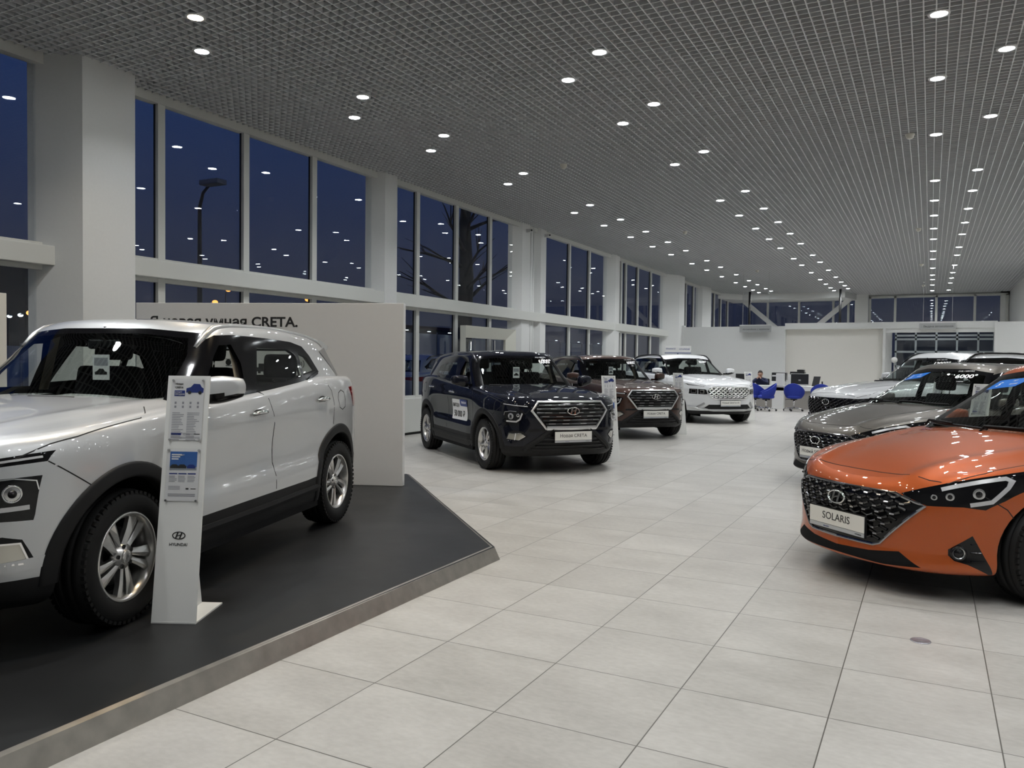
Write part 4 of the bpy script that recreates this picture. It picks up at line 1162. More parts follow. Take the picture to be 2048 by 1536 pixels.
# ------------------------------------------------------------------ saloon
PLAN_S = [(0,0),(.004,.22),(.014,.44),(.032,.62),(.060,.77),(.098,.88),(.145,.945),(.2,.98),(.35,1),(.5,1),(.65,1),(.78,.985),(.87,.95),(.93,.88),(.965,.78),(.985,.62),(.995,.38),(1,.18),(1,0)]
W_SOL = wheel_meshes('b', .312, .205, .19, 1)
def saloon(P_m):
    def deform(x, y, z):
        sg = 1 if y > 0 else -1; a = abs(y)
        if a > .5 and -.6 < x < 3.2:
            d = fender(x, z, (0, 2.60), .020, .42, .60, .22)-.020*math.exp(-((x-1.3)/.9)**2-((z-.42)/.09)**2)+.012*math.exp(-((z-.80)/.04)**2)
            y += sg*d*min(1, (a-.5)/.3)
        return x, y, z
    def ridge(x, y):
        if x > .7: return 0
        y0 = .40+.27*(x+.74)/1.2
        k = max(0, min(1, (x+.78)/.2))
        return (.020*math.exp(-((y-y0)/.06)**2)-.006*math.exp(-((y-y0-.12)/.05)**2))*k
    grl = [(.39,.637),(.548,.580),(.320,.318),(.275,.300),(-.275,.300),(-.320,.318),(-.548,.580),(-.39,.637)]
    lamp = [(.42,.640),(.52,.684),(.665,.746),(.752,.782),(.81,.815),(.842,.80),(.828,.71),(.786,.630),(.746,.576),(.687,.588),(.556,.582),(.50,.606)]
    S = dict(paint=P_m, wref=.80, wr=.312, wy=.848, tw=.19, wheel=W_SOL, deform=deform, ridge=ridge, arches=[(0, .362), (2.60, .362)],
      zb=[(-.86,.165),(-.4,.165),(.5,.17),(2.2,.17),(3.0,.21),(3.54,.27)],
      zt=[(-.88,.63),(-.76,.672),(-.65,.712),(-.4,.772),(0,.835),(.4,.888),(.8,.925),(1.5,.962),(2.4,.988),(3.1,.998),(3.54,.96)],
      crown=[(-.88,.0),(-.74,.03),(-.5,.055),(-.2,.07),(.4,.08),(1,.06),(3.54,.035)], plan=PLAN_S,
      levels=[(0,-.79,3.40,.77),(.04,-.852,3.46,.825),(.11,-.862,3.49,.842),(.24,-.848,3.52,.844),(.45,-.85,3.54,.846),(.70,-.846,3.54,.852),(.86,-.832,3.53,.852),(.945,-.81,3.515,.838),(.982,-.785,3.50,.820),(1,-.755,3.48,.795)],
      gbase=.80, gw=.60, gplan=GPLAN_X,
      gzt=[(1.05,1.375),(1.25,1.40),(1.5,1.415),(1.9,1.412),(2.4,1.375),(2.75,1.31)], gcrown=[(1.0,.06),(2.7,.05)],
      glevels=[(0,.12,3.28,.805),(.25,.41,3.13,.785),(.5,.69,2.96,.74),(.75,.965,2.79,.68),(.9,1.13,2.67,.635),(.965,1.21,2.60,.608),(1,1.30,2.50,.57)],
      low=[('grille', grl, 'F', black_gloss),
       ('lower_intake', [(-.43,.285),(-.25,.258),(0,.246),(.25,.258),(.43,.285),(.545,.206),(.35,.192),(0,.200),(-.35,.192),(-.545,.206)], 'F', black_in),  # flush sheet; the shade of the recess is put into its deeper black
       ('headlight', lamp, 'F', lamp_glass, dict(both=True, label='swept-back dark headlamp')),
       ('fog_lamp', [(-.494,.421),(-.560,.368),(-.600,.333),(-.600,.297),(-.576,.268),(-.516,.249),(-.389,.186),(-.375,.190)], 'L', black_gloss, dict(both=True, label='black triangular fog lamp bezel')),
       ('bonnet', [(-.685,-.20),(-.665,-.40),(-.635,-.525),(-.585,-.615),(-.40,-.70),(.30,-.775),(.62,-.78),(.62,.78),(.30,.775),(-.40,.70),(-.585,.615),(-.635,.525),(-.665,.40),(-.685,.20)], 'T', P_m, dict(filt=lambda c_: c_.z > .62)),
       ('front_door', [(.50,.30),(.42,.55),(.46,.86),(.60,1.1),(1.50,1.1),(1.56,.85),(1.56,.55),(1.50,.30)], 'L', P_m, dict(both=True, lining=.02)),
       ('rear_door', [(1.50,.30),(1.56,.55),(1.56,.85),(1.50,1.1),(2.60,1.1),(2.68,.90),(2.60,.72),(2.36,.60),(2.22,.42),(2.18,.30)], 'L', P_m, dict(both=True, lining=.02)),
       ('tail_light', [(.42,.93),(.60,.96),(.80,.93),(.80,.76),(.62,.78)], 'B', red_lens, dict(both=True)),
      ],
      up=[('windscreen_border', [(-.745,.92),(-.62,1.24),(-.575,1.348),(-.3,1.392),(.3,1.392),(.575,1.348),(.62,1.24),(.745,.92),(.3,.86),(-.3,.86)], 'F', black_gloss, dict(lining=.02)),
       ('window_surround', [(.60,.945),(.72,1.05),(1.12,1.30),(1.32,1.355),(1.9,1.362),(2.30,1.325),(2.72,1.10),(2.70,1.04),(2.3,1.005),(1.4,.975)], 'L', black_gloss, dict(both=True, lining=.024)),
       ('rear_window', [(-.62,1.04),(-.52,1.31),(.52,1.31),(.62,1.04)], 'B', car_glass)])
    root, ref, refL, refG = body(S)
    pane(root, refG, 'windscreen_border', [(-.69,.965),(-.585,1.23),(-.535,1.315),(-.28,1.355),(.28,1.355),(.535,1.315),(.585,1.23),(.69,.965),(.3,.92),(-.3,.92)], 'F', wind_glass, 'windscreen')
    for sg in (1, -1):
        ax = 'L' if sg > 0 else 'R'
        pane(root, refG, 'window_surround', [(.80,1.0),(1.14,1.265),(1.34,1.325),(1.52,1.332),(1.50,1.01)], ax, car_glass, 'front_side_window')
        pane(root, refG, 'window_surround', [(1.58,1.012),(1.60,1.335),(1.9,1.332),(2.24,1.30),(2.40,1.21),(2.42,1.045)], ax, car_glass, 'rear_side_window')
    ls = []
    for ax in ('L', 'R'):
        ls += [P2(ref, [(.50,.30),(.42,.55),(.46,.86),(.58,.93)], ax), P2(ref, [(1.52,.96),(1.56,.85),(1.56,.55),(1.50,.30)], ax), P2(ref, [(2.62,1.0),(2.68,.90),(2.60,.72),(2.5,.66)], ax), P2(ref, [(-.45,.66),(-.32,.58),(-.28,.53)], ax)]
    for sg in (1, -1):
        ls.append([ref.proj(x, sg*y, 'T')[0] for x, y in [(-.69,0),(-.685,.20),(-.665,.40),(-.635,.525),(-.585,.615),(-.40,.70),(-.1,.735),(.30,.775),(.5,.775)]])
    seams(root, ref, ls)
    for ax in ('L', 'R'):
        s_ = 1 if ax == 'L' else -1
        handle_part(root, ref, 1.36, .83, ax, P_m); handle_part(root, ref, 2.40, .85, ax, P_m)
        mirror_part(root, (1.13, .875*s_, 1.0), (.92, .79*s_, .955), P_m, s_, (.24, .12, .135))
        band(root, 'belt_moulding', ref, P2(ref, [(.70,.965),(1.4,.98),(2.3,1.01),(2.65,1.05)], ax), .016, .004, black_gloss)
        q, n_ = refL.proj(-.556, .315, ax); b_ = MB(); mt = Matrix((n_.cross(Vector((0, 0, 1))).normalized()*-1, Vector((0, 0, 1)), n_)).transposed().to_4x4(); mt.translation = q
        b_.use(black_gloss).lathe([(.044, .0), (.044, .014), (.034, .016)], 20, mt); b_.use(lamp_clear).lathe([(.034, .012), (.028, .008)], 20, mt); b_.use(lamp_glass).lathe([(.028, .008), (.016, .018), (.0005, .022)], 20, mt)
        b_.build('fog_projector', root)
        for z0 in (.27, .32, .37):
            band(root, 'fog_fin', refL, P2(refL, [(-.50, z0),(-.47+(.37-z0)*.45, z0)], ax), .008, .005, black_gloss, crown=.003)
    gr_ = band(root, 'grille_frame', refL, loop2(refL, grl, 'F'), .016, .008, mat('dark_chrome', (.30, .30, .31), .12, 1.0), True, .003, 'dark chrome cascading grille frame')
    cell = mat('grille_mesh_gloss', (.02, .02, .021), .15, coat=.6)
    jew = mat('grille_jewel', (.42, .42, .43), .15, 1.0)
    for r_ in range(9):
        z = .627-.034*r_
        b_ = MB().use(cell); jl = []
        hw = .52-(.612-z)*.72 if z < .612 else .50
        k = 0; y = -hw+.02+(.045 if r_ % 2 else 0)
        while y < hw-.02:
            # chevron cell
            for (y0, z0, y1, z1) in ((y-.04, z, y, z-.017), (y, z-.017, y+.04, z)):
                if abs(y0) < hw and abs(y1) < hw and z1 > .315: ribbon(b_, refL, P2(refL, [(y0, z0),(y1, z1)], 'F'), .013, .010, crown=.005)
            if abs(y) < hw-.03 and z > .33 and not (abs(y) < .27 and z < .50): b2 = MB().use(jew); ribbon(b2, refL, P2(refL, [(y-.013, z-.016),(y+.013, z-.016)], 'F'), .009, .017, crown=.002); jl.append(b2)
            y += .09
        if b_.v:
            o = b_.build('grille_mesh', root)
            for b2 in jl: b2.build('grille_jewel', o)
    q, n_ = refL.proj(0, .556, 'F'); e_ = MB(); emblem_mb(e_, frame(q+Vector((-.018, 0, 0)), (0, -1, 0), (.05, 0, 1)), .078, chrome, .012); e_.build('emblem', root)
    hls = [o for o in root.children if o.name.startswith('headlight')]
    for i, sg in enumerate((1, -1)):
        band(root, 'light_guide', refL, P2(refL, [(sg*.60,.684),(sg*.71,.736),(sg*.770,.762),(sg*.786,.747),(sg*.787,.709),(sg*.760,.625),(sg*.705,.602)], 'F'), .024, .004, lamp_drl, parent=hls[i])
        for (y, z, r_) in ((.726, .668, .034), (.640, .645, .024), (.58, .635, .018)):
            q, n_ = refL.proj(sg*y, z, 'F'); b_ = MB(); mt = Matrix((n_.cross(Vector((0, 0, 1))).normalized()*-1, Vector((0, 0, 1)), n_)).transposed().to_4x4(); mt.translation = q
            b_.use(lamp_clear).lathe([(r_, .001), (r_*.8, .003), (r_*.55, .002)], 24, mt); b_.use(lamp_glass).lathe([(r_*.55, .003), (r_*.35, .010), (.0005, .013)], 20, mt); b_.build('projector', hls[i])
    wipers(root, refG, refL, .3, .975, ((.62, -.02, -.01), (.0, -.56, -.005)))
    add_cabin(root, .42, 1.22, 2.0, .74, .50, .93, .70, (1.10, 1.345))
    return root, ref, refL, refG

# ------------------------------------------------------------------ large crossover, two noses
W_SUV = wheel_meshes('c', .365, .235, .225, 1)
def suv(P_m, kind):
    def deform(x, y, z):
        sg = 1 if y > 0 else -1; a = abs(y)
        if a > .5 and -.6 < x < 3.4:
            d = fender(x, z, (0, 2.765), .020, .5, .72, .28)-.018*math.exp(-((x-1.35)/.9)**2-((z-.52)/.12)**2)+.012*math.exp(-((z-.98)/.04)**2)
            y += sg*d*min(1, (a-.5)/.3)
        return x, y, z
    def ridge(x, y):
        if x > .7: return 0
        y0 = .42+.22*(x+.8)/1.3
        return .014*math.exp(-((y-y0)/.05)**2)*max(0, min(1, (x+.85)/.25))
    if kind == 'a':
        grl = [(.42,.878),(.50,.850),(.56,.79),(.53,.70),(.40,.60),(-.40,.60),(-.53,.70),(-.56,.79),(-.50,.850),(-.42,.878)]
        lamp = [(.56,.80),(.60,.825),(.86,.835),(.865,.715),(.60,.705),(.545,.715)]
        drl = [(.60,.895),(.62,.885),(.86,.915),(.90,.955)]
    else:
        grl = [(.60,.885),(.80,.905),(.84,.86),(.70,.66),(.55,.56),(-.55,.56),(-.70,.66),(-.84,.86),(-.80,.905),(-.60,.885)]
        lamp = [(.70,.645),(.80,.70),(.86,.70),(.86,.60),(.74,.56)]
        drl = None
    low = [('lower_cladding', [(.3,0),(.3,.42),(2.4,.43),(2.4,0)], 'L', black_mat if kind == 'a' else black_mat, dict(both=True)),
       ('grille', grl, 'F', black_gloss),
       ('lower_intake', [(.52,.465),(.62,.385),(.55,.355),(-.55,.355),(-.62,.385),(-.52,.465)], 'F', black_mat),
       ('front_skid_cladding', [(-1,.1),(1,.1),(1,.315),(-1,.315)], 'F', black_mat, dict(filt=lambda c_: c_.x < -.40)),
       ('headlight', lamp, 'F', lamp_glass, dict(both=True, label='block headlamp beside the grille')),
       ('bonnet', [(-.84,-.40),(-.81,-.58),(-.68,-.72),(-.3,-.80),(.45,-.84),(.70,-.84),(.70,.84),(.45,.84),(-.3,.80),(-.68,.72),(-.81,.58),(-.84,.40)], 'T', P_m, dict(filt=lambda c_: c_.z > .86)),
       ('front_door', [(.52,.45),(.46,.7),(.48,1.0),(.65,1.3),(1.55,1.3),(1.62,1.0),(1.62,.7),(1.56,.45)], 'L', P_m, dict(both=True, lining=.02)),
       ('rear_door', [(1.56,.45),(1.62,.7),(1.62,1.0),(1.55,1.3),(2.62,1.3),(2.75,1.05),(2.70,.86),(2.42,.66),(2.32,.45)], 'L', P_m, dict(both=True, lining=.02)),
       ('tail_light', [(.35,1.0),(.35,1.06),(.88,1.08),(.88,.95)], 'B', red_lens, dict(both=True))]
    if drl: low.insert(4, ('daytime_lamp', drl, 'F', lamp_glass, dict(both=True, label='thin upper daytime lamp')))
    S = dict(paint=P_m, wref=.86, wr=.365, wy=.925, tw=.225, wheel=W_SUV, deform=deform, ridge=ridge, arches=[(0, .43), (2.765, .43)],
      zb=[(-.95,.235),(-.4,.22),(.5,.215),(2.3,.215),(3.2,.29),(3.84,.36)],
      zt=[(-.96,.885),(-.86,.925),(-.7,.97),(-.4,1.02),(0,1.06),(.5,1.10),(1,1.125),(2,1.17),(3,1.205),(3.84,1.12)],
      crown=[(-.96,.01),(-.8,.035),(-.4,.055),(.5,.065),(1,.05),(3.8,.02)], plan=PLAN_X,
      levels=[(0,-.83,3.72,.85),(.05,-.885,3.78,.90),(.16,-.918,3.82,.925),(.36,-.935,3.84,.93),(.56,-.945,3.84,.935),(.76,-.945,3.83,.94),(.88,-.93,3.82,.932),(.955,-.905,3.80,.915),(.985,-.875,3.78,.898),(1,-.84,3.76,.872)],
      gbase=1.0, gw=.70, gplan=GPLAN_X,
      gzt=[(1.0,1.555),(1.2,1.59),(1.6,1.62),(2.2,1.62),(2.9,1.59),(3.4,1.53)], gcrown=[(1,.055),(3.4,.05)],
      glevels=[(0,.25,3.74,.885),(.2,.46,3.68,.868),(.45,.71,3.58,.825),(.7,.965,3.46,.775),(.88,1.15,3.36,.73),(.96,1.24,3.30,.70),(1,1.33,3.22,.665)],
      low=low,
      up=[('windscreen_border', [(-.79,1.09),(-.69,1.42),(-.645,1.53),(-.3,1.568),(.3,1.568),(.645,1.53),(.69,1.42),(.79,1.09),(.3,1.03),(-.3,1.03)], 'F', black_gloss, dict(lining=.025)),
       ('window_surround', [(.62,1.13),(.75,1.24),(1.16,1.51),(1.4,1.565),(2.1,1.585),(2.9,1.545),(3.32,1.33),(3.28,1.27),(2.6,1.205),(1.4,1.165)], 'L', black_gloss, dict(both=True, lining=.026)),
       ('rear_window', [(-.68,1.2),(-.58,1.5),(.58,1.5),(.68,1.2)], 'B', car_glass)])
    root, ref, refL, refG = body(S)
    pane(root, refG, 'windscreen_border', [(-.735,1.13),(-.655,1.405),(-.605,1.495),(-.28,1.53),(.28,1.53),(.605,1.495),(.655,1.405),(.735,1.13),(.3,1.085),(-.3,1.085)], 'F', wind_glass, 'windscreen')
    for sg in (1, -1):
        ax = 'L' if sg > 0 else 'R'
        pane(root, refG, 'window_surround', [(.86,1.185),(1.18,1.47),(1.42,1.53),(1.58,1.54),(1.56,1.20)], ax, car_glass, 'front_side_window')
        pane(root, refG, 'window_surround', [(1.66,1.205),(1.68,1.545),(2.1,1.555),(2.5,1.54),(2.56,1.23)], ax, car_glass, 'rear_side_window')
        pane(root, refG, 'window_surround', [(2.63,1.24),(2.60,1.53),(2.88,1.51),(3.24,1.32),(3.2,1.29)], ax, car_glass, 'quarter_window')
    ls = []
    for ax in ('L', 'R'):
        ls += [P2(ref, [(.52,.45),(.46,.7),(.48,1.0),(.62,1.12)], ax), P2(ref, [(1.57,1.16),(1.62,1.0),(1.62,.7),(1.56,.45)], ax), P2(ref, [(2.66,1.2),(2.75,1.05),(2.70,.86),(2.62,.78)], ax)]
    for sg in (1, -1):
        ls.append([ref.proj(x, sg*y, 'T')[0] for x, y in [(-.84,0),(-.84,.40),(-.81,.58),(-.68,.72),(-.3,.80),(.45,.84)]])
    seams(root, ref, ls)
    tr_m = P_m if kind == 'a' else black_mat
    for ax in ('L', 'R'):
        s_ = 1 if ax == 'L' else -1
        if kind == 'b':
            arch_trim(root, refL, 0, .365, .43, .50, ax, tr_m, -.06, PI+.2, .25); arch_trim(root, refL, 2.765, .365, .43, .50, ax, tr_m, -.2, PI+.02, .25)
        handle_part(root, ref, 1.43, .98, ax, P_m); handle_part(root, ref, 2.52, 1.0, ax, P_m)
        mirror_part(root, (.86, 1.045*s_, 1.235) if kind == 'a' else (1.12, .965*s_, 1.225), (.90, .86*s_, 1.17), P_m, s_, (.14, .25, .16) if kind == 'a' else (.25, .13, .16))
        band(root, 'belt_moulding', ref, P2(ref, [(.78,1.15),(1.4,1.17),(2.6,1.21),(3.25,1.275)], ax), .02, .004, satin)
    rails(root, refG, 1.15, 3.15, .67, black_gloss if kind == 'b' else black_mat, .04, .018)
    if kind == 'a':
        frame_ = band(root, 'grille_frame', refL, loop2(refL, grl, 'F'), .030, .014, satin, True, .003, 'bright grille frame')
        for r_ in range(7):
            z = .862-.041*r_
            b_ = MB().use(satin); hw = .55 if z > .69 else .55-(.70-z)*1.3
            y = -hw+.02+(.055 if r_ % 2 else 0)
            while y < hw-.02:
                for (y0, z0, y1, z1) in ((y-.05, z, y, z-.020), (y, z-.020, y+.05, z)):
                    if abs(y0) < hw-.01 and abs(y1) < hw-.01 and z1 > .605: ribbon(b_, refL, P2(refL, [(y0, z0),(y1, z1)], 'F'), .022, .012, crown=.006)
                y += .11
            if b_.v: b_.build('grille_mesh', root)
        band(root, 'skid_bar', refL, P2(refL, [(-.86,.42),(-.66,.355),(-.40,.325),(.40,.325),(.66,.355),(.86,.42)], 'F'), .035, .020, satin, crown=.01)
        for sg in (1, -1):
            band(root, 'bumper_wing', refL, P2(refL, [(sg*.60,.50),(sg*.68,.44),(sg*.74,.40)], 'F'), .05, .012, mat('grey_satin_trim', (.38, .38, .38), .35, .7), crown=.008)
            band(root, 'intake_frame', refL, P2(refL, [(sg*.52,.47),(sg*.63,.385),(sg*.52,.352)], 'F'), .020, .010, satin, crown=.004)
            hl = [o for o in root.children if o.name.startswith('headlight')][0 if sg > 0 else 1]
            for y, z in ((.66,.77),(.80,.78)):
                band(root, 'projector', refL, P2(refL, [(sg*(y-.035),z+.03),(sg*(y+.035),z+.03),(sg*(y+.035),z-.035),(sg*(y-.035),z-.035)], 'F'), .010, .004, lamp_clear, True, parent=hl)
            band(root, 'lamp_divider', refL, P2(refL, [(sg*.735,.83),(sg*.735,.71)], 'F'), .016, .004, lamp_drl, parent=hl)
            band(root, 'light_guide', refL, P2(refL, [(sg*.63,.893),(sg*.86,.935)], 'F'), .012, .004, lamp_drl, parent=hl)
    else:
        cell = mat('dark_parametric_grille', (.05, .05, .055), .15, .8)
        for r_ in range(8):
            z = .872-.040*r_; b_ = MB().use(cell); hw = .80-(.87-z)*.62
            y = -hw+(.06 if r_ % 2 else 0)
            while y < hw-.11:
                ribbon(b_, refL, P2(refL, [(y, z),(y+.06, z-.034),(y+.115, z)], 'F'), .020, .010, crown=.010); y += .12
            b_.build('grille_mesh', root)
        band(root, 'skid_bar', refL, P2(refL, [(-.66,.40),(-.40,.33),(.40,.33),(.66,.40)], 'F'), .06, .015, satin, crown=.01)
    ez = .80 if kind == 'a' else .81
    q, n_ = refL.proj(0, ez, 'F'); e_ = MB(); emblem_mb(e_, frame(q+Vector((-.022, 0, 0)), (0, -1, 0), (.05, 0, 1)), .090, chrome, .012); e_.build('emblem', root)
    wipers(root, refG, refL, .3, 1.135, ((.68, .02, -.01), (.05, -.58, -.005)))
    add_cabin(root, .70, 1.30, 2.3, .84, .52, 1.07, .78, (1.12, 1.55))
    return root, ref, refL, refG
# ------------------------------------------------------------------ the cars on show
SILVER = paint('silver_car_paint', (.60, .615, .625), .40, .45, .08)
BLACK = paint('blue_black_car_paint', (.003, .004, .010), .6, .0, 0); nodes_of(BLACK)[0]['Principled BSDF'].inputs['Specular IOR Level'].default_value = .05
DARKRAIL = mat('dark_roof_rail', (.05, .05, .055), .25, .5, coat=.5)
BROWN = paint('brown_car_paint', (.050, .021, .013), .45, .5, .25)
PEARL = paint('white_car_paint', (.72, .73, .74), .35, .0, 0)
ORANGE = paint('orange_car_paint', (.46, .088, .010), .45, .45, .2)
TAUPE = paint('taupe_car_paint', (.135, .122, .104), .42, .55, .15)
for m_ in (BLACK, ORANGE, TAUPE, BROWN): nodes_of(m_)[0]['Principled BSDF'].inputs['Coat IOR'].default_value = 1.42
def put(root, x, y, hd, z=0.0):
    root.location = (x, y, z); root.rotation_euler = (0, 0, RAD(hd)+PI)
def recolour(root, mp_):
    done = {}
    def go(o):
        if o.type == 'MESH':
            if any(m in mp_ for m in o.data.materials):
                k = o.data
                if k not in done:
                    d = k.copy(); done[k] = d
                    for i, m in enumerate(d.materials):
                        if m in mp_: d.materials[i] = mp_[m]
                o.data = done[k]
        for c in o.children: go(c)
    go(root); return root
silver_car, refc, refcL, refcG = creta(SILVER, chrome); put(silver_car, -4.36, 2.389, -73.1, .09)
black_car = recolour(copy_tree(silver_car), {SILVER: BLACK, rail_m: DARKRAIL}); put(black_car, -4.65, 9.888, -39.6)
brown_car = recolour(copy_tree(silver_car), {SILVER: BROWN, rail_m: DARKRAIL}); put(brown_car, -5.11, 14.933, -42.6)
orange_car, refs, refsL, refsG = saloon(ORANGE); put(orange_car, .066, 6.271, -133.4)
taupe_car = recolour(copy_tree(orange_car), {ORANGE: TAUPE}); put(taupe_car, -.588, 10.463, -131.5)
white_car, refw, refwL, refwG = suv(PEARL, 'a'); put(white_car, -4.82, 19.898, -47.2)
white_suv, reft, reftL, reftG = suv(PEARL, 'b'); put(white_suv, -.85, 15.0, -136)
LAB = [(silver_car, 'silver compact crossover with open front window on the charcoal podium'), (black_car, 'blue-black crossover with a white discount sticker on its door'), (brown_car, 'dark brown crossover parked between the black and the white car'),
       (orange_car, 'orange saloon at the right edge, nearest of the right-hand row'), (taupe_car, 'taupe grey saloon standing behind the orange one'), (white_car, 'white large crossover with bright honeycomb grille on the left, near the desks'), (white_suv, 'white crossover with dark grille and black roof rails behind the taupe saloon')]
for o, lb in LAB: tag(o, lb, 'car')
plate_part(black_car, (-.872, 0, .492), 'Новая CRETA', tsize=.060)
plate_part(brown_car, (-.872, 0, .492), 'Новая CRETA', tsize=.060)
plate_part(silver_car, (-.872, 0, .492), 'Новая CRETA', tsize=.060)
plate_part(orange_car, (-.862, .0, .412), 'SOLARIS', .50, .108, tsize=.068)
plate_part(taupe_car, (-.862, .0, .412), 'Новый SOLARIS', .50, .108, tsize=.060)
plate_part(white_car, (-.968, 0, .505), 'Новый SANTA FE', tsize=.058)
plate_part(white_suv, (-.968, 0, .45), 'Новый TUCSON', tsize=.058)
def sticker(root, ref, pts, ax, nm, m, off=.003, parent=None):
    b_ = MB().use(m); decal(b_, ref, pts, ax, off); return b_.build(nm, parent or root)
def rot2(pts, c, a): return [(c[0]+(x-c[0])*math.cos(a)-(y-c[1])*math.sin(a), c[1]+(x-c[0])*math.sin(a)+(y-c[1])*math.cos(a)) for x, y in pts]
def on_glass(root, ref, y, z, s_, size, m, align='CENTER', off=.005, sk=0.0, tilt=0.0, ax='F', parent=None, nm='sticker_lettering', bold=0):
    q, n_ = ref.proj(y, z, ax)
    xd = Vector((0, 0, 1)).cross(n_).normalized()
    mt = frame(q+n_*off, xd+Vector((0, 0, tilt)), Vector((0, 0, 1))-n_*n_.z)
    t = MB(); text_mb(t, s_, size, mt @ Matrix.Shear('XY', 4, (sk, 0)) if False else mt, m, align, bold=bold); return t.build(nm, parent or root)
# white figures on the upper corner of the windscreens (driver's side)
for car, rf, yy, zz, tx in ((black_car, refcG, -.44, 1.425, '6000'), (brown_car, refcG, -.44, 1.425, '6000'), (taupe_car, refsG, -.36, 1.300, '6000'), (white_suv, reftG, -.36, 1.47, '12000'), (white_car, refwG, -.36, 1.47, '8500')):
    o = on_glass(car, rf, yy, zz, tx+'°', .105, pwhite, tilt=.03, bold=.003, nm='windscreen_price'); on_glass(car, rf, yy+.06, zz+.062, 'РУБ / МЕСЯЦ', .030, pwhite, tilt=.03, parent=car, nm='windscreen_price_caption')
    on_glass(car, rf, yy, zz-.062, 'CRETA', .026, pwhite, tilt=.03, nm='windscreen_price_caption')
# blue five-year sticker on the other corner of the saloons' windscreens
for car in (orange_car, taupe_car):
    pts = [(.165, 1.345), (.46, 1.310), (.51, 1.235), (.235, 1.272)]
    o = sticker(car, refsG, pts, 'F', 'warranty_sticker', sky_blue)
    on_glass(car, refsG, .415, 1.277, '5', .085, pwhite, tilt=.10, parent=o, bold=.002); on_glass(car, refsG, .29, 1.312, 'ЛЕТ', .026, pwhite, tilt=.10, parent=o)
    on_glass(car, refsG, .295, 1.286, 'ГАРАНТИИ', .024, pwhite, tilt=.10, parent=o)
# door sticker of the black car (its right-hand door)
pts = [(.66, .605), (.68, .585), (1.29, .585), (1.31, .605), (1.31, .855), (1.29, .875), (.68, .875), (.66, .855)]
o = sticker(black_car, refc, pts, 'L', 'door_sticker', pwhite, .004)
sticker(black_car, refc, [(.655, .88), (.655, .785), (.93, .785), (.96, .81), (.96, .88)], 'L', 'sticker_corner', pblue, .006, o)
def on_side(root, ref, x, z, s_, size, m, parent, bold=0.0):
    q, n_ = ref.proj(x, z, 'L'); mt = frame(q+n_*.008, (-1, 0, 0), (0, 0, 1)); t = MB(); text_mb(t, s_, size, mt, m, 'CENTER', bold=bold); t.build('sticker_lettering', parent)
on_side(black_car, refc, 1.13, .79, 'ВЫГОДА', .066, ink, o, .001); on_side(black_car, refc, 1.0, .665, '50 000 ₽', .125, ink, o, .001); on_side(black_car, refc,   .80, .835, 'TRADE-IN', .045, pwhite, o)

# paper tags hanging on the mirrors inside
def hang_tag(car, x, y, z, lb):
    t = empty('mirror_tag', (0, 0, 0)); tag(t, lb, 'paper tag', 'paper tags hanging inside the windscreens')
    b_ = MB().use(paper).box((-.001, -.055, -.16), (.001, .055, .0)); b_.build('card', t)
    p = MB().use(ink); p.add([(-.0016, a, -.115+b2) for a, b2 in [(-.04,-.012),(.04,-.012),(.042,.004),(.025,.012),(.012,.026),(-.014,.026),(-.026,.010),(-.04,.004)]], [tuple(range(8))], False)
    p.use(grey_ink).add([(-.0016, -.045, -.07), (-.0016, .045, -.07), (-.0016, .045, -.02), (-.0016, -.045, -.02)], [(0, 1, 2, 3)], False); p.build('print', t)
    k = MB().use(ink); k.tube([(0, 0, 0), (0, .01, .04), (0, 0, .075)], .002, 6); k.build('cord', t)
    bpy.context.view_layer.update()
    t.matrix_world = Matrix.Translation(car.location) @ Matrix.Rotation(car.rotation_euler.z, 4, 'Z') @ Matrix.Translation((x, y, z)) @ Matrix.Rotation(.12, 4, 'Z')
hang_tag(silver_car, .955, .015, 1.345, 'paper price tag hanging behind the windscreen of the silver car')
hang_tag(black_car, .955, .015, 1.345, 'paper price tag hanging behind the windscreen of the black car')
hang_tag(brown_car, .955, .015, 1.345, 'paper price tag hanging behind the windscreen of the brown car')
# ================================================================== PODIUM, WALLS, STANDS
deck = speckle(mat('charcoal_podium_lining', (.013, .0135, .014), .42, spec=.35), 2.2, .35, (1, 1, 1), rough_amt=.10)
brush = speckle(mat('brushed_aluminium_edge', (.46, .43, .38), .32, .9), 14, .25, (1, 1, 1), rough_amt=.10)
POD = .09
pt = empty('display_podium', (-4.2, 4.0, 0), 0, 'low charcoal podium with a brushed metal edge under the silver car', 'podium')
def pod(b_): return b_
P_out = [(-2.705, 5.035), (-5.4, 7.82), (-10.0, 6.0), (-7.9, -3.0), (-2.66, -3.0)]
b_ = MB().use(deck)
inn = [(-2.742, 5.02), (-5.40, 7.765), (-7.95, 6.7), (-7.9, -3.0), (-2.697, -3.0)]
b_.prism([(x+4.2, y-4.0) for x, y in inn], .001, POD); b_.build('deck', pt)
def edge(nm, p, q, pi, qi):
    b_ = MB().use(brush)
    p, q, pi, qi = [Vector((a[0]+4.2, a[1]-4.0, 0)) for a in (p, q, pi, qi)]
    up_ = Vector((0, 0, POD-.002)); d = (q-p).normalized()*.02
    b_.add([p, q, qi+up_, pi+up_, pi+up_+(pi-p).normalized()*.03+Vector((0, 0, .004)), qi+up_+(qi-q).normalized()*.03+Vector((0, 0, .004)), pi, qi], [(0, 1, 2, 3), (3, 2, 5, 4), (0, 6, 7, 1), (0, 3, 6), (1, 7, 2), (4, 5, 7, 6)], False)
    return b_.build(nm, pt)
edge('edge_trim', (-2.66, .98), P_out[0], (-2.697, .98), inn[0]); edge('edge_trim', (-2.655, -3.0), (-2.66, .975), (-2.694, -3.0), (-2.697, .975)); edge('edge_trim', P_out[0], P_out[1], inn[0], inn[1])

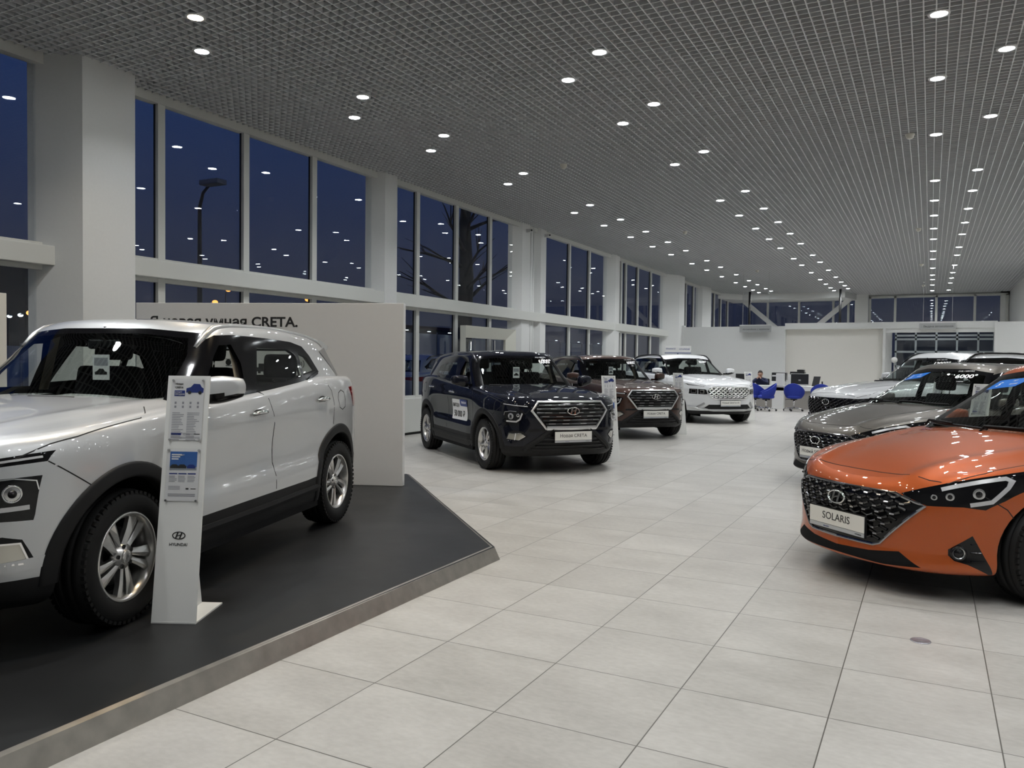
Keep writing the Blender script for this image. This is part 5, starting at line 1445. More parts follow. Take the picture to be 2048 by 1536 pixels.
dw = Vector((-.936, -.353, 0)).normalized(); nw = Vector((.353, -.936, 0))
wall_p = speckle(mat('satin_white_display_board', (.66, .66, .65), .45), 20, .02)
pw_t = empty('display_wall', (-4.914, 6.952, POD+.001), math.atan2(-dw.y, -dw.x), 'tall white display wall with black lettering and warning symbols behind the silver car', 'display wall')
# local x runs left to right seen from the hall, local -y faces the hall
b_ = MB().use(wall_p).box((-3.0, 0, 0), (0, .085, 1.93), .004); b_.build('board', pw_t)
def wtxt(nm, s_, x, z, size, m=ink, align='LEFT', bold=0.0, xs=1.0):
    t = MB(); text_mb(t, s_, size, frame((x, -.0015, z), (1, 0, 0), (0, 0, 1)), m, align, bold=bold, xscale=xs); return t.build(nm, pw_t)
wtxt('slogan_lettering', 'Я новая умная CRETA.', -2.835, 1.722, .145, bold=.0035, xs=1.09)
def icon(nm, fn): 
    t = MB().use(ink); fn(t); return t.build(nm, pw_t)
def ln(t, pts, w=.007, closed=False):
    q = list(pts)+([pts[0]] if closed else [])
    for a, c_ in zip(q[:-1], q[1:]): t.bar((a[0], -.001, a[1]), (c_[0], -.001, c_[1]), .004, w, (0, 0, 1) if abs(c_[0]-a[0]) > 1e-6 else (1, 0, 0))
def arc(cx, cz, r, a0, a1, n_=20): return [(cx+r*math.cos(RAD(a0+(a1-a0)*k/n_)), cz+r*math.sin(RAD(a0+(a1-a0)*k/n_))) for k in range(n_+1)]
def ic_power(x, z):
    def f(t): ln(t, arc(x, z, .065, 120, 420), .012); ln(t, [(x, z), (x, z+.075)], .012)
    icon('power_symbol', f); wtxt('caption_lettering', 'Запуск\nс телефона', x, z-.13, .032, align='CENTER')
def ic_warn(x, z):
    def f(t):
        ln(t, [(x+.01, z-.03), (x+.135, z-.03), (x+.073, z+.075)], .008, True); ln(t, [(x+.073, z+.04), (x+.073, z-.0)], .008)
        t.box((x-.12, -.002, z-.05), (x+.02, 0, z-.005)); t.box((x-.10, -.002, z-.005), (x-.02, 0, z+.035)); t.box((x-.105, -.002, z-.07), (x-.075, 0, z-.05)); t.box((x-.02, -.002, z-.07), (x+.01, 0, z-.05))
    icon('collision_warning_symbol', f); wtxt('caption_lettering', 'Предупреждение\nо столкновении', x, z-.17, .030, align='CENTER')
def ic_park(x, z, s_):
    def f(t):
        for dx in (-.06, .03): t.add([(x+dx+a, -.002, b2) for a, b2 in arc(0, z, .032, 0, 360)[:-1]], [list(range(20))], False)
        ln(t, [(x-.09, z-.035), (x+.065, z-.035)], .006); ln(t, [(x-.09, z+.035), (x+.065, z+.035)], .006)
        for k in range(3 if s_ else 2): ln(t, arc(x+.07, z, .035+.025*k, -40, 40, 8), .007)
    icon('parking_sensor_symbol', f); wtxt('caption_lettering', 'Система помощи\nпри парковке', x, z-.16, .030, align='CENTER')
ic_power(-2.76, 1.28); ic_park(-1.875, 1.29, True); ic_warn(-1.495, 1.245); ic_park(-1.215, 1.28, False)
# pale board at the left edge of the view
b_ = MB().use(mat('cream_display_board', (.76, .73, .65), .5)); b_.box((-.03, -.95, 0), (.03, 0, 2.055), .004)
o = b_.build('display_board'); o.rotation_euler = (0, 0, .12)
o.location = (-8.32, 4.835, 0.001); tag(o, 'cream display board at the left edge, beside the near window', 'display board')

# ---- slanted information stands
stand_m = mat('white_powder_coated_stand', (.78, .78, .75), .35)
acry = glass('acrylic_cover', (.97, .97, .97), 1.45)
def poster(root, z0, z1, kind, w=.168):
    """printed sheet behind a clear cover, local x right, tilted with the panel; u runs up the panel"""
    g_ = root['lean']
    def at(x, u, h=0.0): return Vector((x, u*g_-h, u))
    def quad(b_, m, x0, x1, u0, u1, h=.003):
        b_.use(m).add([at(x0, u0, h), at(x1, u0, h), at(x1, u1, h), at(x0, u1, h)], [(0, 1, 2, 3)], False)
    b_ = MB(); quad(b_, paper, -w/2, w/2, z0, z1, .0025)
    pnm = b_.build('poster', root)
    b_ = MB(); rnd = random.Random(kind)
    if kind == 1:
        quad(b_, pblue, -.070, -.015, z1-.085, z1-.055); 
        # little blue hatchback picture
        cx, cz = .035, z1-.048
        b_.use(pblue).add([at(cx+a, cz+b2, .0034) for a, b2 in [(-.045,-.018),(.045,-.018),(.047,.004),(.036,.010),(.026,.026),(-.006,.028),(-.022,.010),(-.044,.004)]], [tuple(range(8))], False)
        b_.use(ink)
        for dx in (-.026, .028): b_.add([at(cx+dx+.009*math.cos(a*.5236), cz-.018+.009*math.sin(a*.5236), .0038) for a in range(12)], [tuple(range(12))], False)
        for r_ in range(2):
            for k in range(4): quad(b_, grey_ink, -.066+.039*k, -.056+.039*k, z1-.125-.02*r_, z1-.113-.02*r_)
        for col in (0, 1):
            for k in range(17):
                x0 = -.075+.078*col; quad(b_, grey_ink, x0, x0+.066*rnd.uniform(.55, 1), z1-.172-.0085*k, z1-.1685-.0085*k)
        quad(b_, pblue, -.075, -.022, z0+.026, z0+.038)
        for k in range(3): quad(b_, grey_ink, -.012, .024, z0+.026+.005*k, z0+.028+.005*k)
        quad(b_, ink, .045, .075, z0+.030, z0+.034)
        for k in range(2): quad(b_, grey_ink, -.075, .075, z0+.010+.006*k, z0+.012+.006*k)
    else:
        quad(b_, mat('poster_sky_print', (.03, .13, .42), .4), -.070, .070, z1-.105, z1-.012, .0030)
        quad(b_, mat('poster_forecourt_print', (.30, .33, .36), .4), -.070, .070, z1-.105, z1-.088, .0033)
        for dx in (-.045, -.005, .042):
            b_.use(ink if dx < 0 else pblue).add([at(dx+a, z1-.088+b2, .0036) for a, b2 in [(-.022,-.008),(.022,-.008),(.022,.003),(.010,.012),(-.012,.012),(-.022,.002)]], [tuple(range(6))], False)
        for k in range(3): quad(b_, pwhite, -.062, -.01-.008*k, z1-.030-.011*k, z1-.024-.011*k, .0036)
        for k in range(3):
            quad(b_, pblue, -.070+.048*k, -.028+.048*k, z1-.126, z1-.120)
            for j in range(5): quad(b_, grey_ink, -.070+.048*k, -.028+.048*k-.012*rnd.random(), z1-.136-.007*j, z1-.133-.007*j)
        for j in range(3): quad(b_, grey_ink, -.070, -.01, z0+.072-.007*j, z0+.075-.007*j)
        quad(b_, ink, .02, .035, z0+.058, z0+.066); quad(b_, ink, .045, .072, z0+.060, z0+.064)
        for j in range(2): quad(b_, grey_ink, -.070, .070, z0+.032-.008*j, z0+.037-.008*j)
    b_.build('print', pnm)
    t = MB()
    mt = frame(at(-.068, z1-.022, .0040), (1, 0, 0), (0, g_, 1))
    if kind == 1:
        text_mb(t, 'Новая', .014, mt, ink, 'LEFT'); text_mb(t, 'CRETA', .014, frame(at(-.068, z1-.040, .0040), (1, 0, 0), (0, g_, 1)), ink, 'LEFT')
        text_mb(t, 'СТАРТ\nПРОДАЖ', .011, frame(at(-.066, z1-.070, .0046), (1, 0, 0), (0, g_, 1)), pwhite, 'LEFT')
    else:
        text_mb(t, 'Автокредит', .012, frame(at(-.064, z1-.028, .0042), (1, 0, 0), (0, g_, 1)), pwhite, 'LEFT')
    t.build('poster_lettering', pnm)
    a_ = MB().use(acry); quadp = [at(-w/2-.004, z0-.006, .006), at(w/2+.004, z0-.006, .006), at(w/2+.004, z1+.006, .006), at(-w/2-.004, z1+.006, .006)]
    a_.add(quadp, [(0, 1, 2, 3)], False); a_.build('acrylic_sheet', root)
    for x in (-w/2+.006, w/2-.006):
        for u in (z0+.004, z1-.004):
            n_ = MB().use(chrome).cyl(tuple(at(x, u, .002)), tuple(at(x, u, .011)), .0055, 10); n_.build('fixing_pin', root)
def info_stand(x, y, facing_, label, lean=.155, hgt=1.235, z=0.0):
    """facing_: unit ground vector the printed side looks along"""
    a = math.atan2(facing_[1], facing_[0])+PI/2         # local -y looks along facing_
    t = empty('information_stand', (x, y, z), a, label, 'information stand', 'white slanted information stands by the cars')
    t['lean'] = lean
    b_ = MB().use(stand_m)
    w0, w1, th = .113, .109, .010
    vs = []
    for u, w in ((0, w0), (hgt, w1)):
        for yy in (0, th): vs += [(-w, u*lean+yy, u), (w, u*lean+yy, u)]
    b_.add(vs, [(0, 1, 5, 4), (3, 2, 6, 7), (0, 4, 6, 2), (1, 3, 7, 5), (4, 5, 7, 6), (0, 2, 3, 1)], False); b_.build('panel', t)
    f_ = MB().use(stand_m); f_.box((-w0, .0, 0), (w0, .34, .008)); f_.build('foot_plate', t)
    r_ = MB().use(stand_m); r_.add([(-.005, .012, .008), (-.005, .33, .008), (-.005, .9*lean+.01, .9), (.005, .012, .008), (.005, .33, .008), (.005, .9*lean+.01, .9)], [(0, 1, 2), (5, 4, 3), (0, 3, 4, 1), (1, 4, 5, 2), (2, 5, 3, 0)], False); r_.build('back_rib', t)
    poster(t, .905, 1.215, 1); poster(t, .60, .86, 2)
    e_ = MB(); emblem_mb(e_, frame((0, .430*lean-.001, .430), (1, 0, 0), (0, lean, 1)), .034, ink, .0008); e_.build('logo', t)
    tx = MB(); text_mb(tx, 'HYUNDAI', .021, frame((0, .385*lean-.0012, .385), (1, 0, 0), (0, lean, 1)), ink); tx.build('logo_lettering', t)
    return t
fs = Vector((.433, -.901, 0)).normalized()
s0 = Vector((-3.425, 2.695, 0)); s1 = Vector((-3.22, 2.793, 0)); c0_ = (s0+s1)/2
info_stand(c0_.x, c0_.y, fs, 'white slanted information stand on the podium beside the silver car', .150, 1.235, POD+.001)
info_stand(-4.01, 10.845, (.70, -.714), 'white slanted information stand beside the front of the black car')
info_stand(-4.40, 15.84, (.70, -.714), 'white slanted information stand beside the front of the brown car')
info_stand(-4.0, 20.86, (.70, -.714), 'white slanted information stand beside the front of the white car')
# ================================================================== SALES DESKS
desk_w = mat('white_desk_laminate', (.76, .76, .74), .4); desk_g = mat('grey_beige_modesty_panel', (.34, .32, .29), .5)
dt = empty('sales_desk', (-3.5, 27.3, 0), 0, 'long white sales desk with grey front panels before the cream wall', 'desk')
MB().use(desk_w).box((-2.6, -.42, .70), (2.3, .30, .75), .006).build('desk_top', dt)
MB().use(desk_w).box((-2.6, -.42, .60), (2.3, -.36, .70)).build('front_rail', dt)
for x0, x1 in ((-2.56, -.98), (-.64, 1.08), (1.16, 2.26)): MB().use(desk_g).box((x0, -.33, .02), (x1, -.30, .60)).build('front_panel', dt)
for x in (-2.57, 1.12, 2.26): MB().use(desk_w).box((x-.03, -.40, 0), (x+.03, .28, .70)).build('desk_leg', dt)
MB().use(desk_w).box((-1.02, -.42, 0), (-.66, -.32, .70)).build('desk_leg', dt)
tag(MB().use(desk_w).box((-4.40, 26.84, .752), (-4.17, 27.14, 1.15), .006).build('desk_divider'), 'white upright divider standing on the sales desk between two workplaces', 'divider')

# ---- blue swivel chairs
blue_f = speckle(mat('royal_blue_fabric', (.012, .032, .30), .75), 120, .15)
def chair_meshes():
    b_ = MB().use(blue_f); b_.smooth = True
    n_ = 28; rows = 7; out = []
    def wall(th, r_, top): pass
    vs_o, vs_i = [], []
    for k in range(n_+1):
        a = RAD(-128+256*k/n_)             # 0 = back (+y)
        back = max(0, math.cos(a))
        h = .645+.205*back**1.2 if abs(a) < PI/2 else .645-.07*min(1, (abs(a)-PI/2)/.6)
        for j in range(rows+1):
            t = j/rows; z = .40+(h-.40)*t; rr = .20+.10*min(1, t*1.6)**.6
            rx, ry = rr*1.02, rr*(.92+.10*back*t)
            vs_o.append((math.sin(a)*rx, math.cos(a)*ry, z)); vs_i.append((math.sin(a)*(rx-.045), math.cos(a)*(ry-.045), z-.006 if j == rows else z))
    q = lambda k, j: k*(rows+1)+j
    fs = [(q(k, j), q(k+1, j), q(k+1, j+1), q(k, j+1)) for k in range(n_) for j in range(rows)]
    b_.add(vs_o, [f[::-1] for f in fs], True); b_.add(vs_i, fs, True)
    rim = []
    for k in range(n_+1): rim += [vs_o[q(k, rows)], tuple((p+s_)/2+(0.014 if i == 2 else 0) for i, (p, s_) in enumerate(zip(vs_o[q(k, rows)], vs_i[q(k, rows)]))), vs_i[q(k, rows)]]
    b_.add(rim, [(3*k+j, 3*k+3+j, 3*k+4+j, 3*k+1+j)[::-1] for k in range(n_) for j in (0, 1)], True)
    for k in (0, n_):
        col = [vs_o[q(k, j)] for j in range(rows+1)]+[vs_i[q(k, j)] for j in range(rows, -1, -1)]; b_.add(col, [list(range(len(col)))], False)
    shell = b_.mesh('backrest')
    b_ = MB().use(blue_f); b_.smooth = True
    b_.lathe([(.0005, .385), (.17, .385), (.225, .40), (.235, .44), (.225, .475), (.18, .487), (.0005, .49)], 28, Matrix.Scale(1.05, 4, (0, 1, 0))); seat = b_.mesh('seat')
    b_ = MB().use(mat('chair_mechanism_black', (.02, .02, .02), .5)); b_.box((-.09, -.11, .345), (.09, .11, .388), .01); b_.tube([(.05, .02, .365), (.20, .05, .36), (.25, .06, .345)], .008, 8); mech = b_.mesh('mechanism')
    b_ = MB().use(chrome); b_.cyl((0, 0, .10), (0, 0, .35), .022, 14).cyl((0, 0, .24), (0, 0, .345), .03, 14)
    post = b_.mesh('post')
    b_ = MB().use(chrome)
    for k in range(5):
        a = 2*PI*k/5+.2; b_.tube([(0, 0, .105), (math.cos(a)*.17, math.sin(a)*.17, .088), (math.cos(a)*.30, math.sin(a)*.30, .066)], [.022, .017, .012], 8)
    base = b_.mesh('star_base')
    b_ = MB().use(mat('chair_mechanism_black')); b_.cyl((-.012, 0, .028), (.012, 0, .028), .027, 14).box((-.014, -.022, .03), (.014, .022, .062), .006); cast = b_.mesh('castor')
    return shell, seat, mech, post, base, cast
CH = chair_meshes()
def office_chair(x, y, rz, label):
    t = empty('swivel_chair', (x, y, 0), rz, label, 'office chair', 'blue swivel chairs at the sales desk')
    for m in CH[:4]:
        o = bpy.data.objects.new(m.name, m); C.objects.link(o); o.parent = t
    bs = bpy.data.objects.new('star_base', CH[4]); C.objects.link(bs); bs.parent = t
    for k in range(5):
        a = 2*PI*k/5+.2; o = bpy.data.objects.new('castor', CH[5]); C.objects.link(o); o.parent = bs; o.location = (math.cos(a)*.30, math.sin(a)*.30, 0); o.rotation_euler = (0, 0, a*1.7)
    return t
office_chair(-4.86, 25.95, RAD(160), 'blue swivel chair half hidden behind the farthest information stand')
office_chair(-4.46, 25.5, RAD(-72), 'blue swivel chair turned side-on, left of the white desk divider')
office_chair(-3.715, 26.02, RAD(180), 'blue swivel chair seen from behind, in front of the black monitor')
office_chair(-2.93, 26.02, RAD(186), 'blue swivel chair partly hidden by the white bonnet on the right')

# ---- equipment on the desk
scr = mat('black_monitor_plastic', (.012, .012, .013), .35); wpl = mat('white_plastic', (.75, .75, .74), .4); gpl = mat('grey_plastic', (.30, .30, .30), .4)
def monitor(x, y, w, h, lb, z=.752, white=True):
    t = empty('monitor', (x, y, z), 0, lb, 'monitor')
    MB().use(scr).box((-w/2, -.02, .055), (w/2, .01, .055+h), .006).build('housing', t)
    MB().use(wpl if white else scr).box((-w/2-.012, .011, .035), (w/2+.012, .035, .065+h), .006).build('bezel', t)
    b_ = MB().use(wpl if white else scr); b_.box((-.03, 0, .008), (.03, .03, .10)); b_.box((-.13, -.09, 0), (.13, .10, .012), .004); b_.build('stand', t)
    MB().use(gpl).box((-.035, -.024, .055+h*.32), (.035, -.020, .055+h*.46)).build('logo_plate', t)
    return t
monitor(-3.735, 27.3, .54, .33, 'black monitor with white bezel and stand seen from behind, right of the divider')
monitor(-5.62, 27.45, .36, .30, 'black monitor at the left end, behind the farthest information stand', white=False)
pr = empty('printer', (-4.38, 27.40, .752), 0, 'black and white office printer behind the white divider', 'printer')
MB().use(scr).box((-.22, -.18, .14), (.22, .18, .42), .012).build('body', pr); MB().use(wpl).box((-.23, -.19, 0), (.24, .19, .138), .01).build('paper_drawer', pr)
b_ = MB().use(wpl); b_.box((-.20, -.20, .29), (-.05, -.184, .34)); b_.build('control_panel', pr); MB().use(paper).add([(.10, -.19, .20), (.30, -.24, .16), (.30, -.02, .16), (.10, -.0, .20)], [(0, 1, 2, 3)], False).build('paper_sheet', pr)
cab = empty('filing_cabinet', (-3.93, 28.35, 0), 0, 'white cabinet behind the desk carrying the multifunction printer', 'cabinet')
MB().use(wpl).box((-.30, -.22, 0), (.30, .22, 1.10), .006).build('carcass', cab)
for k in range(3): MB().use(wpl).box((-.28, -.236, .06+.34*k), (.28, -.221, .37+.34*k), .004).build('drawer', cab)
mf = empty('printer', (-3.93, 28.35, 1.102), 0, 'black multifunction printer with raised feeder on the cabinet above the monitor', 'printer')
MB().use(scr).box((-.24, -.19, 0), (.22, .19, .10), .01).build('body', mf); MB().use(scr).box((-.02, -.16, .102), (.20, .16, .17), .01).build('feeder', mf)
MB().use(gpl).add([(.02, -.14, .175), (.20, -.14, .20), (.20, .14, .20), (.02, .14, .175)], [(0, 1, 2, 3)], False).build('feeder_tray', mf)
tb = empty('tablet_stand', (-3.225, 27.02, .752), 0, 'dark tilted tablet display on the desk right of the monitor', 'tablet')
b_ = MB().use(scr); b_.add([(-.11, 0, .004), (.10, 0, .004), (.15, .08, .315), (-.055, .08, .315), (-.11, .02, .004), (.10, .02, .004), (.15, .10, .315), (-.055, .10, .315)], [(0, 1, 2, 3), (7, 6, 5, 4), (0, 4, 5, 1), (1, 5, 6, 2), (2, 6, 7, 3), (3, 7, 4, 0)], False); b_.build('screen', tb)
MB().use(gpl).box((-.06, .04, 0), (.07, .14, .012)).build('foot', tb)
ph = empty('cordless_phone', (-3.05, 27.3, .752), 0, 'small black cordless phone standing in its cradle on the desk', 'phone')
MB().use(scr).box((-.035, -.03, 0), (.035, .04, .03), .008).build('cradle', ph); MB().use(scr).obox((0, .015, .09), (.045, .022, .13), Matrix.Rotation(.15, 3, 'X')).build('handset', ph)

# ---- seated man
def skinned(nm, verts, edges, radii, root_i=0, sub=2):
    me = bpy.data.meshes.new(nm); me.from_pydata(verts, edges, []); o = bpy.data.objects.new(nm, me); C.objects.link(o)
    md = o.modifiers.new('s', 'SKIN'); 
    for i, r_ in enumerate(radii):
        s_ = me.skin_vertices[0].data[i]; s_.radius = r_ if isinstance(r_, tuple) else (r_, r_); s_.use_root = (i == root_i)
    sb_ = o.modifiers.new('d', 'SUBSURF'); sb_.levels = sub; sb_.render_levels = sub
    dg = bpy.context.evaluated_depsgraph_get(); out = bpy.data.meshes.new_from_object(o.evaluated_get(dg)); bpy.data.objects.remove(o); return out
skin_m = mat('skin', (.50, .29, .20), .55); hair_m = mat('dark_brown_hair', (.018, .012, .009), .7); navy = speckle(mat('navy_jacket', (.012, .018, .055), .8), 90, .25); trous = mat('dark_trousers', (.015, .016, .02), .8); shoe_m = mat('black_shoes', (.01, .01, .01), .4)
V, E_, R_ = [], [], []
def jn(p, r_, par=None):
    V.append(p); R_.append(r_); i = len(V)-1
    if par is not None: E_.append((par, i))
    return i
pel = jn((0, .42, .52), (.155, .125)); sp1 = jn((0, .39, .66), (.145, .11), pel); sp2 = jn((0, .30, .80), (.16, .115), sp1); chs = jn((0, .22, .90), (.13, .10), sp2)
nk = jn((0, .155, .985), .058, chs); hb = jn((0, .12, 1.045), (.066, .075), nk); hm = jn((0, .10, 1.11), (.077, .092), hb); jn((0, .105, 1.18), (.062, .075), hm)
hands = []
for sg in (1, -1):
    sh = jn((sg*.175, .225, .90), .075, chs); el = jn((sg*.255, .02, .795), .055, sh); fo = jn((sg*.15, -.075, .865), .045, el); wr_ = jn((sg*.062, -.105, .945), .031, fo)
    pa = jn((sg*.040, -.085, .985), (.030, .020), wr_); hands.append((sg, wr_))
    for k in range(4):
        z0 = .992+.014*k; a_ = jn((sg*.026, -.098, z0+.004), .0095, pa); b2 = jn((sg*-.006, -.112+.003*k, z0+.008), .0088, a_); jn((sg*-.026, -.092, z0+.010+.002*k), .0078, b2)
    t1 = jn((sg*.030, -.062, 1.006), .0105, pa); jn((sg*.010, -.052, 1.038), .0088, t1)
    hp = jn((sg*.095, .40, .52), .098, pel); kn = jn((sg*.13, .02, .525), .072, hp); an = jn((sg*.13, .06, .12), .046, kn); ft = jn((sg*.13, .0, .05), .042, an); jn((sg*.135, -.13, .042), .034, ft)
me_ = skinned('body', V, E_, R_)
for m in (navy, skin_m, trous, shoe_m): me_.materials.append(m)
for p in me_.polygons:
    c_ = p.center; p.use_smooth = True
    i = 0
    if c_.z > 1.0 and abs(c_.x) < .12 and c_.y > -.03: i = 1
    elif c_.y < -.055 and c_.z > .955 and abs(c_.x) < .075: i = 1
    elif c_.z < .10: i = 3
    elif c_.z < .60 and not (c_.y > .25 and c_.z > .56): i = 2
    p.material_index = i
man = empty('person', (-5.10, 27.86, 0), RAD(0), 'dark-haired man in a navy jacket seated behind the desk, hands clasped before his face', 'person')
bo = bpy.data.objects.new('body', me_); C.objects.link(bo); bo.parent = man
hb_ = MB().use(hair_m); hb_.smooth = True
vs = []; n_ = 20; rws = 9
for j in range(rws+1):
    ph_ = j/rws*RAD(105)
    for k in range(n_):
        th = 2*PI*k/n_; fr_ = .5-.5*math.sin(th)      # 1 at the face (-y)
        p_ = min(ph_, RAD(105)-fr_*RAD(52))
        vs.append((.084*math.sin(p_)*math.cos(th), .112+.103*math.sin(p_)*math.sin(th), 1.122+.112*math.cos(p_)+.006*math.sin(7*th)))
hb_.add(vs, [(j*n_+k, j*n_+(k+1) % n_, (j+1)*n_+(k+1) % n_, (j+1)*n_+k)[::-1] for j in range(rws) for k in range(n_)], True); hb_.build('hair', man)
fc = MB().use(skin_m); fc.smooth = True
fc.ball((0, .005, 1.092), (.014, .022, .024), 10, 8)
for sg in (1, -1): fc.ball((sg*.078, .115, 1.10), (.010, .022, .034), 10, 8)
fc.build('nose_and_ears', man)
ey = MB().use(pwhite)
for sg in (1, -1): ey.ball((sg*.031, .024, 1.122), (.014, .009, .008), 10, 6)
ey.use(ink)
for sg in (1, -1): ey.ball((sg*.031, .016, 1.122), (.006, .004, .006), 8, 6); ey.tube([(sg*.015, .016, 1.142), (sg*.033, .014, 1.148), (sg*.052, .026, 1.140)], .005, 6)
ey.build('eyes_and_brows', man)
mo = MB().use(mat('lips', (.34, .14, .11), .5)); mo.tube([(-.026, .028, 1.052), (0, .018, 1.054), (.026, .028, 1.052)], .006, 6); mo.build('mouth', man)
sc_ = empty('office_armchair', (-5.10, 28.26, 0), 0, 'dark office chair the seated man sits on behind the desk', 'office chair')
b_ = MB().use(scr); b_.box((-.24, -.24, .34), (.24, .24, .40), .03); b_.build('seat', sc_); MB().use(scr).box((-.22, .21, .45), (.22, .27, .95), .03).build('backrest', sc_)
b_ = MB().use(scr).cyl((0, 0, .06), (0, 0, .345), .03, 12); b_.box((-.02, .20, .36), (.02, .25, .50))
for k in range(5): b_.bar((0, 0, .08), (.28*math.cos(2*PI*k/5), .28*math.sin(2*PI*k/5), .03), .04, .03)
b_.build('base', sc_)

# ---- signs
steel_s = speckle(mat('brushed_steel_sign', (.50, .51, .51), .35, .6), 20, .08)
def sign(x, w, z0, z1, s_, lb, size):
    t = empty('hanging_sign', (x, 30.32, z0), 0, lb, 'sign', 'steel department signs above the back wall')
    MB().use(steel_s).box((-w/2, 0, 0), (w/2, .04, z1-z0), .004).build('board', t)
    MB().use(mat('white_sign_edge', (.8, .8, .8), .4)).box((-w/2, -.012, z1-z0), (w/2, .05, z1-z0+.03)).build('top_edge', t)
    tx = MB(); text_mb(tx, s_, size, frame((.03, -.002, (z1-z0)*.42), (1, 0, 0), (0, 0, 1)), ink); tx.build('sign_lettering', t)
    r_ = MB().use(chrome)
    r_.cyl((-w*.4, .02, z1-z0+.02), (-w*.4, .02, ZC-z0), .004, 6); r_.build('suspension_wire', t)
    r_ = MB().use(chrome); r_.cyl((w*.4, .02, z1-z0+.02), (w*.4, .02, ZC-z0), .004, 6); r_.build('suspension_wire', t)
sign(-5.74, 1.14, 2.62, 2.86, 'Автомобили с пробегом', 'steel hanging sign about used cars above the grey-white partition', .082)
sign(.18, 1.07, 2.68, 2.88, 'Выдача автомобилей', 'steel hanging sign about car handover above the delivery gate', .085)
lb_ = empty('display_sign', (-7.11, 25.0, 0), 0, 'white and blue branded sign board on a post behind the white car roof', 'sign')
MB().use(wpl).box((-.42, -.03, 1.775), (.42, .03, 1.985), .004).build('board', lb_); MB().use(pblue).box((-.42, -.032, 1.755), (.42, .03, 1.775)).build('lower_band', lb_)
b_ = MB().use(gpl).cyl((0, 0, .01), (0, 0, 1.76), .025, 12); b_.build('post', lb_); MB().use(gpl).lathe([(.0005, .02), (.22, .02), (.23, .0), (.0005, .0)], 28).build('base', lb_)
tx = MB(); text_mb(tx, 'FINANCE', .075, frame((-.22, -.032, 1.895), (1, 0, 0), (0, 0, 1)), pblue); text_mb(tx, 'HYUNDAI', .075, frame((.22, -.032, 1.885), (1, 0, 0), (0, 0, 1)), pblue); tx.build('sign_lettering', lb_)
rs = empty('round_sign', (-1.13, 31.3, 0), 0, 'small round white sign on a slim post beside the delivery gate opening', 'sign')
MB().use(wpl).lathe([(.0005, -.012), (.105, -.012), (.105, .012), (.0005, .012)], 28, Matrix.Translation((0, 0, 1.64)) @ Matrix.Rotation(PI/2, 4, 'X')).build('disc', rs)
MB().use(gpl).cyl((0, .03, 0), (0, .03, 1.64), .018, 10).lathe([(.0005, .02), (.16, .02), (.17, 0), (.0005, 0)], 20).build('post', rs)

# ---- extra information stands of the right-hand row
info_stand(.02, 14.20, (-.66, -.75), 'white slanted information stand seen through the taupe windscreen, before the white crossover')
info_stand(.38, 9.87, (-.66, -.75), 'white slanted information stand seen through the orange windscreen, beside the taupe saloon')

# ---- entrance portal and small fittings on the glazed wall
portal_m = mat('cream_white_portal', (.74, .74, .66), .5)
po = empty('entrance_portal', (-8.62, 15.4, 0), 0, 'cream mitred portal frame with glass door at the glazed wall', 'portal')
def ring(b_, y0, y1, z1, tw, th, x0, x1):
    b_.add([(x1, y0, 0), (x1, y0, z1), (x1, y1, z1), (x1, y1, 0), (x0+.02, y0+tw*.35, 0), (x0+.02, y0+tw*.35, z1-th), (x0+.02, y1-tw, z1-th), (x0+.02, y1-tw, 0), (x0-.04, y0, 0), (x0-.04, y0, z1), (x0-.04, y1, z1), (x0-.04, y1, 0), (x0-.04, y0+tw*.35, 0), (x0-.04, y0+tw*.35, z1-th), (x0-.04, y1-tw, z1-th), (x0-.04, y1-tw, 0)],
          [(0, 1, 5, 4), (1, 2, 6, 5), (2, 3, 7, 6), (8, 9, 1, 0), (9, 10, 2, 1), (10, 11, 3, 2), (4, 5, 13, 12), (5, 6, 14, 13), (6, 7, 15, 14)], False)
b_ = MB().use(portal_m); ring(b_, -1.10, 1.16, 2.17, .36, .25, -.02, .08); b_.build('frame', po)
MB().use(win).add([(-.07, -.96, .02), (-.07, .78, .02), (-.07, .78, 1.90), (-.07, -.96, 1.90)], [(0, 1, 2, 3)], False).build('glass_door', po)
b_ = MB().use(chrome).cyl((-.03, -.72, .85), (-.03, -.72, 1.85), .018, 10); b_.build('door_handle', po); b_ = MB().use(chrome).box((-.08, .36, 0), (-.05, .40, 1.90)); b_.build('door_stile', po)
for i, (x, y, z, lb) in enumerate([(-8.83, 17.66, 4.62, 'small white security camera high on the third column'), (-8.80, 18.64, 4.64, 'small white security camera high on the fourth column')]):
    t = empty('security_camera', (x, y, z), RAD(-35), lb, 'camera')
    MB().use(wpl).box((.0, -.03, -.03), (.06, .03, .05), .006).build('bracket', t); MB().use(wpl).box((.06, -.035, -.035), (.22, .035, .03), .012).build('housing', t); MB().use(scr).cyl((.22, 0, 0), (.235, 0, 0), .022, 12).build('lens', t)
fsk = empty('floor_socket', (-.013, 4.619, 0), 0, 'round steel floor socket cover set in the tiles near the orange car', 'floor socket')
b_ = MB().use(mat('worn_steel', (.42, .42, .46), .35, .8)); b_.lathe([(.0005, .003), (.040, .003), (.044, .0042), (.048, .0038), (.049, .0005)], 28); b_.build('cover', fsk)
MB().use(gpl).box((-.012, -.018, .003), (.012, -.010, .0042)).build('lift_slot', fsk)

